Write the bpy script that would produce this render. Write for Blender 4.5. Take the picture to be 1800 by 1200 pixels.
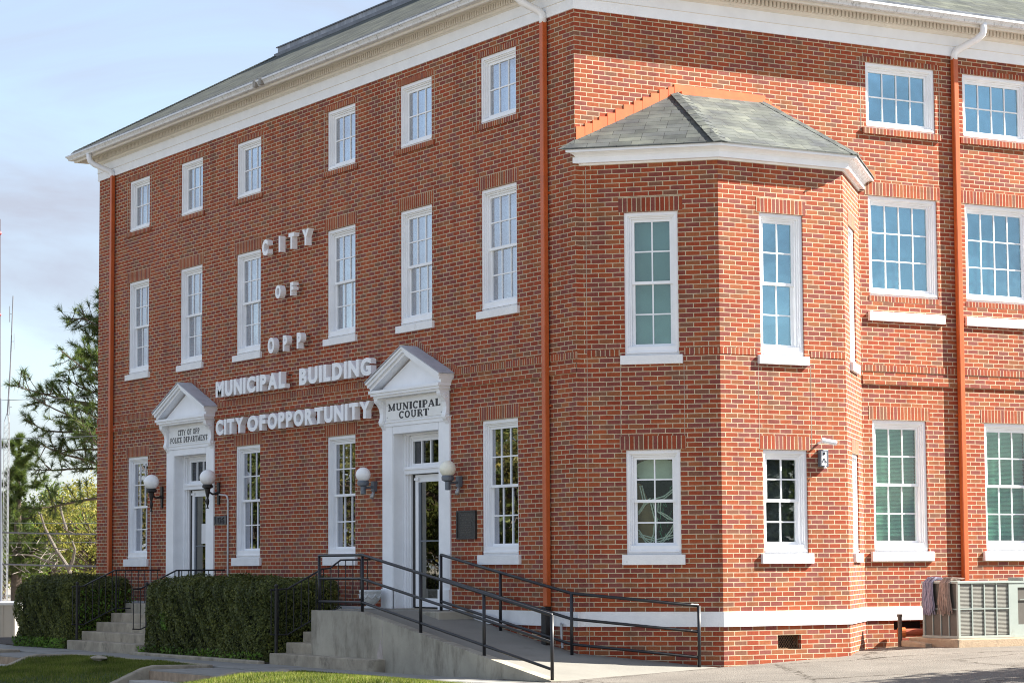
import bpy, bmesh, math, random
from mathutils import Vector, Matrix
random.seed(7)
for o in list(bpy.data.objects): bpy.data.objects.remove(o)
S = bpy.context.scene
COL = S.collection
V = Vector
R = math.radians

# ------------------------------------------------------------------ camera
cam_d = bpy.data.cameras.new('camera'); cam = bpy.data.objects.new('camera', cam_d); COL.objects.link(cam)
CAM = V((30.658, -19.226, 0.696)); YAW, PITCH, ROLL = 1.0365, 0.08862, -0.0058
cy_, sy_, cp_, sp_ = math.cos(YAW), math.sin(YAW), math.cos(PITCH), math.sin(PITCH)
FWD = V((-sy_*cp_, cy_*cp_, sp_)); RGT = V((cy_, sy_, 0)); UPV = RGT.cross(FWD)
r_, u_ = RGT.copy(), UPV.copy()
RGT = math.cos(ROLL)*r_ + math.sin(ROLL)*u_; UPV = -math.sin(ROLL)*r_ + math.cos(ROLL)*u_
M3 = Matrix((RGT, UPV, -FWD)).transposed()
cam.matrix_world = Matrix.Translation(CAM) @ M3.to_4x4()
cam_d.sensor_width = 36; cam_d.sensor_fit = 'HORIZONTAL'; cam_d.lens = 4393.06/1800*36
cam_d.clip_start = .5; cam_d.clip_end = 3000
S.camera = cam

# ------------------------------------------------------------------ light
SUN_AZ, SUN_EL = R(21), R(37.5)
world = bpy.data.worlds.new('World'); S.world = world; world.use_nodes = True
wn = world.node_tree.nodes; wl = world.node_tree.links; wn.clear()
sky = wn.new('ShaderNodeTexSky'); sky.sky_type = 'NISHITA'; sky.sun_disc = False
sky.sun_elevation = SUN_EL; sky.sun_rotation = SUN_AZ; sky.air_density = 1.0; sky.dust_density = .7; sky.ozone_density = 2.2
tc = wn.new('ShaderNodeTexCoord'); mp = wn.new('ShaderNodeMapping'); mp.inputs['Scale'].default_value = (2.6, 2.6, 9)
mp.inputs['Rotation'].default_value = (0, R(14), 0)
nz = wn.new('ShaderNodeTexNoise'); nz.inputs['Scale'].default_value = 2.1; nz.inputs['Detail'].default_value = 7; nz.inputs['Roughness'].default_value = .56; nz.inputs['Distortion'].default_value = .7
rp = wn.new('ShaderNodeValToRGB'); rp.color_ramp.elements[0].color = (.50,.50,.50,1); rp.color_ramp.elements[0].position = .38; rp.color_ramp.elements[1].position = .68
rp.color_ramp.elements[1].color = (1, 1, 1, 1)
mx = wn.new('ShaderNodeMix'); mx.data_type = 'RGBA'; mx.inputs['B'].default_value = (1.95, 2.15, 2.6, 1)
bg = wn.new('ShaderNodeBackground'); bg.inputs['Strength'].default_value = .073
wo = wn.new('ShaderNodeOutputWorld')
wl.new(tc.outputs['Generated'], mp.inputs['Vector']); wl.new(mp.outputs[0], nz.inputs['Vector']); wl.new(nz.outputs['Fac'], rp.inputs['Fac'])
wl.new(rp.outputs['Color'], mx.inputs['Factor']); wl.new(sky.outputs[0], mx.inputs['A']); wl.new(mx.outputs['Result'], bg.inputs['Color']); wl.new(bg.outputs[0], wo.inputs['Surface'])
sd = bpy.data.lights.new('sun', 'SUN'); sd.energy = 4.2; sd.angle = R(.53); sd.color = (1, .95, .87)
sun = bpy.data.objects.new('sun', sd); COL.objects.link(sun)
SUNV = V((math.sin(SUN_AZ)*math.cos(SUN_EL), math.cos(SUN_AZ)*math.cos(SUN_EL), math.sin(SUN_EL)))
sun.rotation_euler = SUNV.to_track_quat('Z', 'Y').to_euler(); sun.location = SUNV*60
vs = S.view_settings; vs.view_transform = 'Standard'; vs.look = 'None'; vs.exposure = 2.06; vs.gamma = 1
S.render.engine = 'CYCLES'; S.cycles.filter_width = 1.05; S.cycles.max_bounces = 6; S.cycles.transparent_max_bounces = 12

# ------------------------------------------------------------------ helpers
class MB:
    def __init__(s): s.v = []; s.f = []; s.uv = {}
    def add(s, pts, uv=None):
        i = len(s.v); s.v += [V(p) for p in pts]; s.f.append(tuple(range(i, i+len(pts))))
        if uv: s.uv[len(s.f)-1] = uv
    def faces(s, pts, fs):
        i = len(s.v); s.v += [V(p) for p in pts]
        for f in fs: s.f.append(tuple(i+k for k in f))
    def hexa(s, p): s.faces(p, [(0,3,2,1),(4,5,6,7),(0,1,5,4),(1,2,6,5),(2,3,7,6),(3,0,4,7)])
    def box(s, x0,x1,y0,y1,z0,z1):
        s.hexa([(x0,y0,z0),(x1,y0,z0),(x1,y1,z0),(x0,y1,z0),(x0,y0,z1),(x1,y0,z1),(x1,y1,z1),(x0,y1,z1)])
    def tube(s, pts, r, n=8, caps=True):
        pts = [V(p) for p in pts]; rs = r if isinstance(r, (list, tuple)) else [r]*len(pts)
        rings = []; prev = None
        for i, p in enumerate(pts):
            d = (pts[min(i+1, len(pts)-1)] - pts[max(i-1, 0)])
            d = d.normalized() if d.length > 1e-9 else V((0,0,1))
            a = prev if prev is not None and abs(prev.dot(d)) < .95 else (V((0,0,1)) if abs(d.z) < .9 else V((1,0,0)))
            x = (a - d*a.dot(d)).normalized(); prev = x; y = d.cross(x)
            rings.append([p + (x*math.cos(2*math.pi*k/n+math.pi/n) + y*math.sin(2*math.pi*k/n+math.pi/n))*rs[i] for k in range(n)])
        b = len(s.v)
        for rg in rings: s.v += rg
        for i in range(len(pts)-1):
            for k in range(n):
                s.f.append((b+i*n+k, b+i*n+(k+1) % n, b+(i+1)*n+(k+1) % n, b+(i+1)*n+k))
        if caps:
            s.f.append(tuple(b+k for k in range(n))[::-1]); s.f.append(tuple(b+(len(pts)-1)*n+k for k in range(n)))
    def lathe(s, c, prof, n=24, axis='z', fr=None):
        c = V(c); b = len(s.v)
        for (r, h) in prof:
            for k in range(n):
                a = 2*math.pi*k/n; p, q = r*math.cos(a), r*math.sin(a)
                s.v.append(c + (V((p, q, h)) if axis == 'z' else V((p, h, q)) if axis == 'y' else V((h, p, q))))
        for i in range(len(prof)-1):
            for k in range(n): s.f.append((b+i*n+k, b+i*n+(k+1) % n, b+(i+1)*n+(k+1) % n, b+(i+1)*n+k))
        s.f.append(tuple(b+k for k in range(n))[::-1]); s.f.append(tuple(b+(len(prof)-1)*n+k for k in range(n)))
    def sphere(s, c, r, n=24, m=14):
        s.lathe(c, [(max(1e-4, r*math.sin(math.pi*i/m)), -r*math.cos(math.pi*i/m)) for i in range(m+1)], n)
    def prism(s, poly, d):                       # poly: list of 3d points, extruded by vector d
        n = len(poly); p = [V(q) for q in poly]; d = V(d)
        s.faces(p+[q+d for q in p], [tuple(range(n))[::-1], tuple(range(n, 2*n))] + [(i, (i+1) % n, n+(i+1) % n, n+i) for i in range(n)])
    def build(s, name, mat, parent=None, base=None, swap=False, uvo=(0,0), smooth=False, bevel=0):
        base = V(base) if base is not None else BASE.get(parent.name if parent else '', V((0,0,0)))
        me = bpy.data.meshes.new(name); me.from_pydata([tuple(p-base) for p in s.v], [], s.f)
        bm = bmesh.new(); bm.from_mesh(me); bmesh.ops.recalc_face_normals(bm, faces=bm.faces) if not getattr(s, 'keep', False) else None
        uvl = bm.loops.layers.uv.new('UVMap')
        for f in bm.faces:
            nrm = f.normal
            if abs(nrm.z) > .98: t, b = V((1,0,0)), V((0,1,0))
            else:
                t = V((-nrm.y, nrm.x, 0)).normalized(); b = nrm.cross(t)
                if b.z < 0: b = -b
            cu = s.uv.get(f.index)
            for i, l in enumerate(f.loops):
                p = l.vert.co + base
                u, v = p.dot(t)-uvo[0], p.dot(b)-uvo[1]
                if abs(nrm.z) < .02: v = p.z - uvo[1]
                l[uvl].uv = (v, u) if swap else (u, v)
            f.smooth = smooth
        bm.to_mesh(me); bm.free()
        if mat is not None: me.materials.append(mat)
        o = bpy.data.objects.new(name, me); COL.objects.link(o)
        if parent: o.parent = parent; BASE[o.name] = base
        else: o.location = base
        if bevel:
            m = o.modifiers.new('bevel', 'BEVEL'); m.width = bevel; m.segments = 2; m.limit_method = 'ANGLE'
        return o
BASE = {}
def tag(o, label=None, cat=None, group=None, kind=None):
    if label: o['label'] = label
    if cat: o['category'] = cat
    if group: o['group'] = group
    if kind: o['kind'] = kind
    return o
def thing(name, label, cat, loc=(0,0,0), group=None):
    o = bpy.data.objects.new(name, None); COL.objects.link(o); o.location = loc; o.empty_display_size = .2
    BASE[o.name] = V(loc); return tag(o, label, cat, group)

class Frame:
    def __init__(s, o, u, n): s.o = V(o); s.u = V(u).normalized(); s.n = V(n).normalized()
    def p(s, a, b, c): return s.o + s.u*a + s.n*b + V((0,0,c))
    def box(s, mb, a0,a1,b0,b1,c0,c1):
        mb.hexa([s.p(a0,b0,c0),s.p(a1,b0,c0),s.p(a1,b1,c0),s.p(a0,b1,c0),s.p(a0,b0,c1),s.p(a1,b0,c1),s.p(a1,b1,c1),s.p(a0,b1,c1)])
    def ring(s, mb, a0,a1,c0,c1,w,b0,b1):
        s.box(mb,a0,a0+w,b0,b1,c0,c1); s.box(mb,a1-w,a1,b0,b1,c0,c1); s.box(mb,a0+w,a1-w,b0,b1,c0,c0+w); s.box(mb,a0+w,a1-w,b0,b1,c1-w,c1)
    def rect(s, mb, a0,a1,c0,c1,b): mb.add([s.p(a0,b,c0),s.p(a1,b,c0),s.p(a1,b,c1),s.p(a0,b,c1)])
    def wall(s, mb, a0,a1,c0,c1, holes, depth=.2, extra=()):
        xs = sorted({a0,a1,*extra, *[h[0] for h in holes], *[h[1] for h in holes]}); zs = sorted({c0,c1, *[h[2] for h in holes], *[h[3] for h in holes]})
        xs = [x for x in xs if a0-1e-6 <= x <= a1+1e-6]; zs = [z for z in zs if c0-1e-6 <= z <= c1+1e-6]
        for i in range(len(xs)-1):
            for j in range(len(zs)-1):
                cx, cz = (xs[i]+xs[i+1])/2, (zs[j]+zs[j+1])/2
                if any(h[0] < cx < h[1] and h[2] < cz < h[3] for h in holes): continue
                s.rect(mb, xs[i], xs[i+1], zs[j], zs[j+1], 0)
        for (h0,h1,k0,k1) in holes:
            mb.add([s.p(h0,0,k0),s.p(h0,-depth,k0),s.p(h0,-depth,k1),s.p(h0,0,k1)])
            mb.add([s.p(h1,-depth,k0),s.p(h1,0,k0),s.p(h1,0,k1),s.p(h1,-depth,k1)])
            mb.add([s.p(h0,0,k1),s.p(h0,-depth,k1),s.p(h1,-depth,k1),s.p(h1,0,k1)])
            mb.add([s.p(h0,-depth,k0),s.p(h0,0,k0),s.p(h1,0,k0),s.p(h1,-depth,k0)])

# ------------------------------------------------------------------ materials
def new_mat(name):
    m = bpy.data.materials.new(name); m.use_nodes = True; nt = m.node_tree
    return m, nt, nt.nodes['Principled BSDF'], nt.nodes['Material Output']
def N(nt, t, **k):
    n = nt.nodes.new(t)
    for a, b in k.items():
        if a in n.inputs: n.inputs[a].default_value = b
        else: setattr(n, a, b)
    return n
def ramp(nt, stops, interp='LINEAR'):
    n = nt.nodes.new('ShaderNodeValToRGB'); cr = n.color_ramp; cr.interpolation = interp
    while len(cr.elements) > 1: cr.elements.remove(cr.elements[-1])
    cr.elements[0].position, cr.elements[0].color = stops[0][0], (*stops[0][1], 1)
    for p, c in stops[1:]:
        e = cr.elements.new(p); e.color = (*c, 1)
    return n
def mixc(nt, fac, a, b, blend='MIX'):
    n = nt.nodes.new('ShaderNodeMix'); n.data_type = 'RGBA'; n.blend_type = blend
    for k, x in (('Factor', fac), ('A', a), ('B', b)):
        if isinstance(x, (int, float)): n.inputs[k].default_value = x
        elif isinstance(x, tuple): n.inputs[k].default_value = (*x, 1)
        else: nt.links.new(x, n.inputs[k])
    return n.outputs['Result']
def plain(name, col, rough=.5, var=.12, scale=6, bump=0, metal=0, dirt=None, spec=.5):
    m, nt, b, o = new_mat(name); L = nt.links
    tcn = N(nt, 'ShaderNodeTexCoord'); nz = N(nt, 'ShaderNodeTexNoise', Scale=scale, Detail=6, Roughness=.6); L.new(tcn.outputs['Object'], nz.inputs['Vector'])
    rr = ramp(nt, [(.3, tuple(c*(1-var) for c in col)), (.7, tuple(min(1, c*(1+var)) for c in col))]); L.new(nz.outputs['Fac'], rr.inputs['Fac'])
    out = rr.outputs['Color']
    if dirt:
        n2 = N(nt, 'ShaderNodeTexNoise', Scale=dirt[2], Detail=8, Roughness=.7); mpn = N(nt, 'ShaderNodeMapping'); mpn.inputs['Scale'].default_value = dirt[3] if len(dirt) > 3 else (1,1,1)
        L.new(tcn.outputs['Object'], mpn.inputs['Vector']); L.new(mpn.outputs[0], n2.inputs['Vector'])
        r2 = ramp(nt, [(dirt[1], (0,0,0)), (min(1, dirt[1]+.18), (1,1,1))]); L.new(n2.outputs['Fac'], r2.inputs['Fac'])
        out = mixc(nt, r2.outputs['Color'], out, dirt[0])
    L.new(out, b.inputs['Base Color']); b.inputs['Roughness'].default_value = rough; b.inputs['Metallic'].default_value = metal; b.inputs['Specular IOR Level'].default_value = spec
    if bump:
        n3 = N(nt, 'ShaderNodeTexNoise', Scale=scale*14, Detail=4); L.new(tcn.outputs['Object'], n3.inputs['Vector'])
        bp = N(nt, 'ShaderNodeBump', Strength=bump, Distance=.01); L.new(n3.outputs['Fac'], bp.inputs['Height']); L.new(bp.outputs[0], b.inputs['Normal'])
    return m
def brick_mat(name, offset=.5):
    m, nt, b, o = new_mat(name); L = nt.links
    uv = N(nt, 'ShaderNodeUVMap')
    # slight hand-laid wobble of the joints
    wn_ = N(nt, 'ShaderNodeTexNoise', Scale=5, Detail=2); L.new(uv.outputs[0], wn_.inputs['Vector'])
    sub = N(nt, 'ShaderNodeVectorMath', operation='SUBTRACT'); sub.inputs[1].default_value = (.5,.5,.5); L.new(wn_.outputs['Color'], sub.inputs[0])
    sc = N(nt, 'ShaderNodeVectorMath', operation='SCALE'); sc.inputs['Scale'].default_value = .006; L.new(sub.outputs[0], sc.inputs[0])
    ad = N(nt, 'ShaderNodeVectorMath', operation='ADD'); L.new(uv.outputs[0], ad.inputs[0]); L.new(sc.outputs[0], ad.inputs[1])
    bt = N(nt, 'ShaderNodeTexBrick'); bt.offset = offset; bt.offset_frequency = 2
    for k, x in dict(Scale=1, Bias=0).items(): bt.inputs[k].default_value = x
    bt.inputs['Mortar Size'].default_value = .0066; bt.inputs['Mortar Smooth'].default_value = .12; bt.inputs['Brick Width'].default_value = .2148; bt.inputs['Row Height'].default_value = .069
    bt.inputs['Color1'].default_value = (0,0,0,1); bt.inputs['Color2'].default_value = (1,1,1,1); bt.inputs['Mortar'].default_value = (.5,.5,.5,1)
    L.new(ad.outputs[0], bt.inputs['Vector'])
    cr = ramp(nt, [(0, (.31,.066,.028)), (.12, (.235,.066,.050)), (.22, (.335,.082,.031)), (.34, (.275,.053,.024)), (.44, (.24,.074,.056)), (.53, (.285,.098,.042)), (.62, (.32,.062,.026)), (.74, (.225,.060,.043)), (.82, (.33,.076,.028)), (.90, (.215,.090,.054)), (.955, (.335,.108,.044))], 'CONSTANT')
    L.new(bt.outputs['Color'], cr.inputs['Fac'])
    n1 = N(nt, 'ShaderNodeTexNoise', Scale=38, Detail=6, Roughness=.7); L.new(uv.outputs[0], n1.inputs['Vector'])
    r1 = ramp(nt, [(.25, (.74,.74,.74)), (.75, (1.22,1.22,1.22))]); L.new(n1.outputs['Fac'], r1.inputs['Fac'])
    n2 = N(nt, 'ShaderNodeTexNoise', Scale=.55, Detail=4); L.new(uv.outputs[0], n2.inputs['Vector'])
    r2 = ramp(nt, [(.3, (.86,.86,.88)), (.7, (1.08,1.06,1.04))]); L.new(n2.outputs['Fac'], r2.inputs['Fac'])
    c = mixc(nt, 1.0, cr.outputs['Color'], r1.outputs['Color'], 'MULTIPLY'); c = mixc(nt, 1.0, c, r2.outputs['Color'], 'MULTIPLY')
    mp6 = N(nt, 'ShaderNodeMapping'); mp6.inputs['Scale'].default_value = (3.2,.28,1); L.new(uv.outputs[0], mp6.inputs['Vector'])
    n6 = N(nt, 'ShaderNodeTexNoise', Scale=1.0, Detail=6, Roughness=.65); L.new(mp6.outputs[0], n6.inputs['Vector'])
    r6 = ramp(nt, [(.34, (.80,.79,.80)), (.5, (1.0,1.0,1.0)), (.72, (1.09,1.06,1.03))]); L.new(n6.outputs['Fac'], r6.inputs['Fac'])
    n4 = N(nt, 'ShaderNodeTexNoise', Scale=9, Detail=5); L.new(uv.outputs[0], n4.inputs['Vector'])
    mo = ramp(nt, [(.3, (.44,.355,.23)), (.7, (.61,.50,.35))]); L.new(n4.outputs['Fac'], mo.inputs['Fac'])
    c = mixc(nt, bt.outputs['Fac'], c, mo.outputs['Color']); c = mixc(nt, 1.0, c, r6.outputs['Color'], 'MULTIPLY'); L.new(c, b.inputs['Base Color'])
    b.inputs['Roughness'].default_value = .85; b.inputs['Specular IOR Level'].default_value = .25
    mth = N(nt, 'ShaderNodeMath', operation='MULTIPLY_ADD'); mth.inputs[1].default_value = -1.0; L.new(bt.outputs['Fac'], mth.inputs[0])
    n5 = N(nt, 'ShaderNodeTexNoise', Scale=120, Detail=3); L.new(uv.outputs[0], n5.inputs['Vector'])
    m2 = N(nt, 'ShaderNodeMath', operation='MULTIPLY'); m2.inputs[1].default_value = .55; L.new(n5.outputs['Fac'], m2.inputs[0]); L.new(m2.outputs[0], mth.inputs[2])
    bp = N(nt, 'ShaderNodeBump', Strength=.55, Distance=.004); L.new(mth.outputs[0], bp.inputs['Height']); L.new(bp.outputs[0], b.inputs['Normal'])
    return m
def shingle_mat(name, tint):
    m, nt, b, o = new_mat(name); L = nt.links
    uv = N(nt, 'ShaderNodeUVMap')
    bt = N(nt, 'ShaderNodeTexBrick'); bt.offset = .37; bt.offset_frequency = 3
    bt.inputs['Scale'].default_value = 1; bt.inputs['Mortar Size'].default_value = .0035; bt.inputs['Mortar Smooth'].default_value = .3; bt.inputs['Brick Width'].default_value = .33; bt.inputs['Row Height'].default_value = .125
    bt.inputs['Color1'].default_value = (0,0,0,1); bt.inputs['Color2'].default_value = (1,1,1,1); bt.inputs['Mortar'].default_value = (.3,.3,.3,1)
    L.new(uv.outputs[0], bt.inputs['Vector'])
    cr = ramp(nt, [(0, (.26,.28,.26)), (.3, (.34,.36,.33)), (.6, (.30,.32,.32)), (.85, (.40,.42,.37))]); L.new(bt.outputs['Color'], cr.inputs['Fac'])
    n1 = N(nt, 'ShaderNodeTexNoise', Scale=2.2, Detail=6); L.new(uv.outputs[0], n1.inputs['Vector']); r1 = ramp(nt, [(.33, (.62,.62,.65)), (.67, (1.18,1.18,1.12))]); L.new(n1.outputs['Fac'], r1.inputs['Fac'])
    n2 = N(nt, 'ShaderNodeTexNoise', Scale=160, Detail=2); L.new(uv.outputs[0], n2.inputs['Vector']); r2 = ramp(nt, [(.3, (.75,.75,.75)), (.7, (1.25,1.25,1.25))]); L.new(n2.outputs['Fac'], r2.inputs['Fac'])
    c = mixc(nt, 1.0, cr.outputs['Color'], r1.outputs['Color'], 'MULTIPLY'); c = mixc(nt, 1.0, c, r2.outputs['Color'], 'MULTIPLY'); c = mixc(nt, 1.0, c, tint, 'MULTIPLY')
    c = mixc(nt, bt.outputs['Fac'], c, (.02,.02,.02)); L.new(c, b.inputs['Base Color']); b.inputs['Roughness'].default_value = .95; b.inputs['Specular IOR Level'].default_value = .15
    # courses overlap: a saw-tooth height along the slope
    sp = N(nt, 'ShaderNodeSeparateXYZ'); L.new(uv.outputs[0], sp.inputs[0]); dv = N(nt, 'ShaderNodeMath', operation='DIVIDE'); dv.inputs[1].default_value = .125; L.new(sp.outputs['Y'], dv.inputs[0])
    fr_ = N(nt, 'ShaderNodeMath', operation='FRACT'); L.new(dv.outputs[0], fr_.inputs[0]); iv = N(nt, 'ShaderNodeMath', operation='SUBTRACT'); iv.inputs[0].default_value = 1; L.new(fr_.outputs[0], iv.inputs[1])
    bp = N(nt, 'ShaderNodeBump', Strength=.6, Distance=.012); L.new(iv.outputs[0], bp.inputs['Height']); L.new(bp.outputs[0], b.inputs['Normal'])
    return m
def glass_mat(name, refl, tint, trans, bump=.06):
    m, nt, b, o = new_mat(name); L = nt.links; nt.nodes.remove(b)
    g = N(nt, 'ShaderNodeBsdfGlossy'); g.inputs['Color'].default_value = (*tint, 1); g.inputs['Roughness'].default_value = .008
    t = N(nt, 'ShaderNodeBsdfTransparent'); t.inputs['Color'].default_value = (*trans, 1)
    mxs = N(nt, 'ShaderNodeMixShader'); mxs.inputs[0].default_value = refl
    tcn = N(nt, 'ShaderNodeTexCoord'); nz = N(nt, 'ShaderNodeTexNoise', Scale=2.4, Detail=2); L.new(tcn.outputs['Object'], nz.inputs['Vector'])
    bp = N(nt, 'ShaderNodeBump', Strength=bump, Distance=.02); L.new(nz.outputs['Fac'], bp.inputs['Height']); L.new(bp.outputs[0], g.inputs['Normal'])
    L.new(t.outputs[0], mxs.inputs[1]); L.new(g.outputs[0], mxs.inputs[2]); L.new(mxs.outputs[0], o.inputs['Surface'])
    return m
def leaf_mat(name, stops, trans=.25, rough=.6):
    m, nt, b, o = new_mat(name); L = nt.links
    g = N(nt, 'ShaderNodeNewGeometry'); cr = ramp(nt, stops); L.new(g.outputs['Random Per Island'], cr.inputs['Fac'])
    tcn = N(nt, 'ShaderNodeTexCoord'); nz = N(nt, 'ShaderNodeTexNoise', Scale=1.3, Detail=4); L.new(tcn.outputs['Object'], nz.inputs['Vector'])
    r1 = ramp(nt, [(.35, (.62,.66,.6)), (.65, (1.3,1.25,1.2))]); L.new(nz.outputs['Fac'], r1.inputs['Fac'])
    c = mixc(nt, 1.0, cr.outputs['Color'], r1.outputs['Color'], 'MULTIPLY')
    L.new(c, b.inputs['Base Color']); b.inputs['Roughness'].default_value = rough; b.inputs['Specular IOR Level'].default_value = .3
    t = N(nt, 'ShaderNodeBsdfTranslucent'); L.new(c, t.inputs['Color']); mxs = N(nt, 'ShaderNodeMixShader'); mxs.inputs[0].default_value = trans
    L.new(b.outputs[0], mxs.inputs[1]); L.new(t.outputs[0], mxs.inputs[2]); L.new(mxs.outputs[0], o.inputs['Surface'])
    return m

BRICK = brick_mat('brick'); SOLD = brick_mat('brick_soldier', 0.0)
WHITE = plain('white_paint', (.86,.87,.885), .45, .05, 3, dirt=((.50,.49,.46), .66, 5, (3,3,.7)))
STONE = plain('white_stone', (.82,.82,.82), .75, .05, 5, bump=.25, dirt=((.5,.47,.42), .63, 6, (1,1,.6)))
CREAM = plain('cream_trim', (.72,.675,.60), .5, .05, 3, dirt=((.36,.32,.26), .6, 4, (2,2,.8)))
GUTTER = plain('gutter_metal', (.66,.67,.68), .4, .08, 4, dirt=((.27,.27,.26), .52, 7, (3,3,.5)))
TERRA = plain('terracotta_paint', (.50,.105,.024), .42, .1, 4, dirt=((.22,.07,.03), .62, 4, (4,4,.6)))
FLASH = plain('orange_flashing', (.72,.14,.035), .5, .15, 5)
LEAD = plain('roof_curb_metal', (.20,.22,.25), .5, .25, 3, dirt=((.38,.40,.44), .5, 4, (1,1,.3)))
SHING = shingle_mat('shingle', (.29,.295,.28)); SHING2 = shingle_mat('shingle_bay', (.375,.38,.385))
MORTAR = plain('mortar', (.44,.37,.28), .9, .1, 10)
BLACK = plain('black_paint', (.014,.014,.017), .38, .2, 12, dirt=((.08,.035,.02), .72, 9))
IRON = plain('cast_iron', (.018,.016,.015), .5, .2, 12)
BRONZE = plain('bronze_plaque', (.022,.019,.017), .45, .3, 40, bump=.4)
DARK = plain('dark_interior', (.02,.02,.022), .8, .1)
CONC = plain('concrete', (.37,.335,.265), .88, .22, 1.3, bump=.5, dirt=((.19,.165,.125), .50, 1.5, (1.6,1,.55)))
CONC2 = plain('old_concrete', (.35,.30,.225), .92, .28, 3.5, bump=.6, dirt=((.16,.135,.10), .54, 3))
SIDEW = plain('sidewalk', (.27,.26,.235), .9, .12, 1.4, bump=.3, dirt=((.15,.142,.125), .56, 1.1))
RAMPTOP = plain('ramp_slab', (.225,.213,.182), .9, .10, 1.6, bump=.3, dirt=((.15,.135,.112), .6, 1.8))
G_FRONT = glass_mat('front_glass', .40, (.93,.93,1.0), (.8,.86,.84), 0); G_GROUND = glass_mat('ground_glass', .45, (.93,.93,1.0), (.5,.58,.6), .05); G_SIDE = glass_mat('side_glass', .30, (.62,.86,1.0), (.62,.82,.84)); G_LOW = glass_mat('low_glass', .09, (.9,.95,1.0), (.78,.9,.86)); G_LEAD = glass_mat('lead_glass', .02, (.9,.95,1.0), (.85,.9,.86))
LIV = plain('lavender_reflection', (.56,.54,.64), .8, .05, 2)  # lavender stands in for the sky reflected in the front panes
BLINDG = plain('grey_blind', (.22,.285,.26), .7, .03, 2)
TEAL = plain('teal_reflection', (.09,.19,.245), .7, .04, 1.2)  # blue-teal painted in for the sky mirrored by the side panes
PAPER = plain('paper', (.75,.75,.75), .6, .03, 9); INK = plain('ink', (.03,.03,.035), .6, .05)
GLOBE = plain('globe_glass', (.92,.92,.91), .25, .02, 3); GLOBE2 = plain('globe_aged', (.90,.88,.74), .3, .03, 3)
ACM = plain('ac_metal', (.33,.375,.34), .5, .06, 3, dirt=((.20,.185,.15), .62, 4, (1,1,.6))); ACF = plain('ac_fins', (.10,.09,.075), .6, .12, 12)
ALU = plain('grey_metal', (.13,.15,.18), .4, .1, 8, metal=.3); STEEL = plain('galvanised', (.42,.43,.44), .4, .12, 6, metal=.4)

# ------------------------------------------------------------------ the municipal building
L_, H_, D_ = 18.967, 8.811, 17.0
bld = thing('municipal_building', 'three storey red brick city hall with white trim and a grey shingle hip roof', 'building', (-9.5, 0, -.9))
FRONT = Frame((0,0,0), (1,0,0), (0,-1,0)); RIGHT = Frame((0,0,0), (0,1,0), (1,0,0))
A_ = V((1.436, 1.53, 0)); B_ = V((1.436, 3.80, 0)); K0 = V((0, .10, 0)); K1 = V((0, 5.23, 0))
BAYL = Frame(K0, (1,1,0), (1,-1,0)); BAYF = Frame(A_, (0,1,0), (1,0,0)); BAYR = Frame(B_, (-1,1,0), (1,1,0))
LB = (A_-K0).length; LF = (B_-A_).length; LR = (K1-B_).length
SB = .0985                                   # windows of the bay start at .632 along the left face
cols6 = [(-17.28,-16.20), (-14.61,-13.53), (-11.95,-10.87), (-8.137,-7.055), (-5.445,-4.345), (-2.774,-1.672)]
DC = [-14.03, -4.88]                         # door centres
Z3, Z2, Z1 = (7.509, 8.57), (4.582, 6.476), (.832, 2.892)
fh = [(a,b,*Z3) for a,b in cols6] + [(a,b,*Z2) for a,b in cols6] + [(cols6[i][0], cols6[i][1], *Z1) for i in (0,2,3,5)] + [(c-.78, c+.78, -.02, 2.85) for c in DC]
rw = {3: [(5.424,6.833),(7.415,8.82)], 2: [(5.43,6.828),(7.408,8.82)], 1: [(5.437,6.52),(7.713,8.80)]}
RZ = {3: (7.503,8.555), 2: (4.848,6.434), 1: (.850,2.902)}
rh = [(a,b,*RZ[k]) for k in rw for a,b in rw[k]] + [(5.787, 6.47, -.36, -.23)]
bl_w = [(.632,1.428,3.682,5.77), (.632,1.430,.815,2.318)]
bf_w = [(2.255-1.53,3.045-1.53,3.686,5.77), (2.265-1.53,3.066-1.53,.82,2.318)]
br_w = [(.62,1.41,3.686,5.77), (.62,1.41,.82,2.318)]
vent_h = (2.483-1.53, 2.897-1.53, -.551, -.346)
BZ = 6.50
mb = MB()
FRONT.wall(mb, -L_, 0, -1.4, H_, fh)
RIGHT.wall(mb, 0, .10, -1.4, H_, []); RIGHT.wall(mb, .10, 5.23, BZ-.02, H_, []); RIGHT.wall(mb, 5.23, D_, -1.4, H_, rh)
Frame((-L_,D_,0),(0,-1,0),(-1,0,0)).wall(mb, 0, D_, -1.4, H_, [])
Frame((0,D_,0),(-1,0,0),(0,1,0)).wall(mb, 0, L_, -1.4, H_, [])
mb.keep = True
walls = mb.build('wall', BRICK, bld)
mb = MB(); mb.keep = True
BAYL.wall(mb, 0, LB, -1.4, BZ, bl_w); BAYF.wall(mb, 0, LF, -1.4, BZ, bf_w+[vent_h]); BAYR.wall(mb, 0, LR, -1.4, BZ, br_w)
mb.build('bay_wall', BRICK, bld)
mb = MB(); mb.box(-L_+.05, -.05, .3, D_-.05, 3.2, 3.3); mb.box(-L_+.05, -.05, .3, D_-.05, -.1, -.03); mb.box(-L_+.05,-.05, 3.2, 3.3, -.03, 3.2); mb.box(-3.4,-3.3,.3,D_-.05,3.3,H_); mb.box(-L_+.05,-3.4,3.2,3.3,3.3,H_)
mb.build('inner_floor', DARK, bld)

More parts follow.
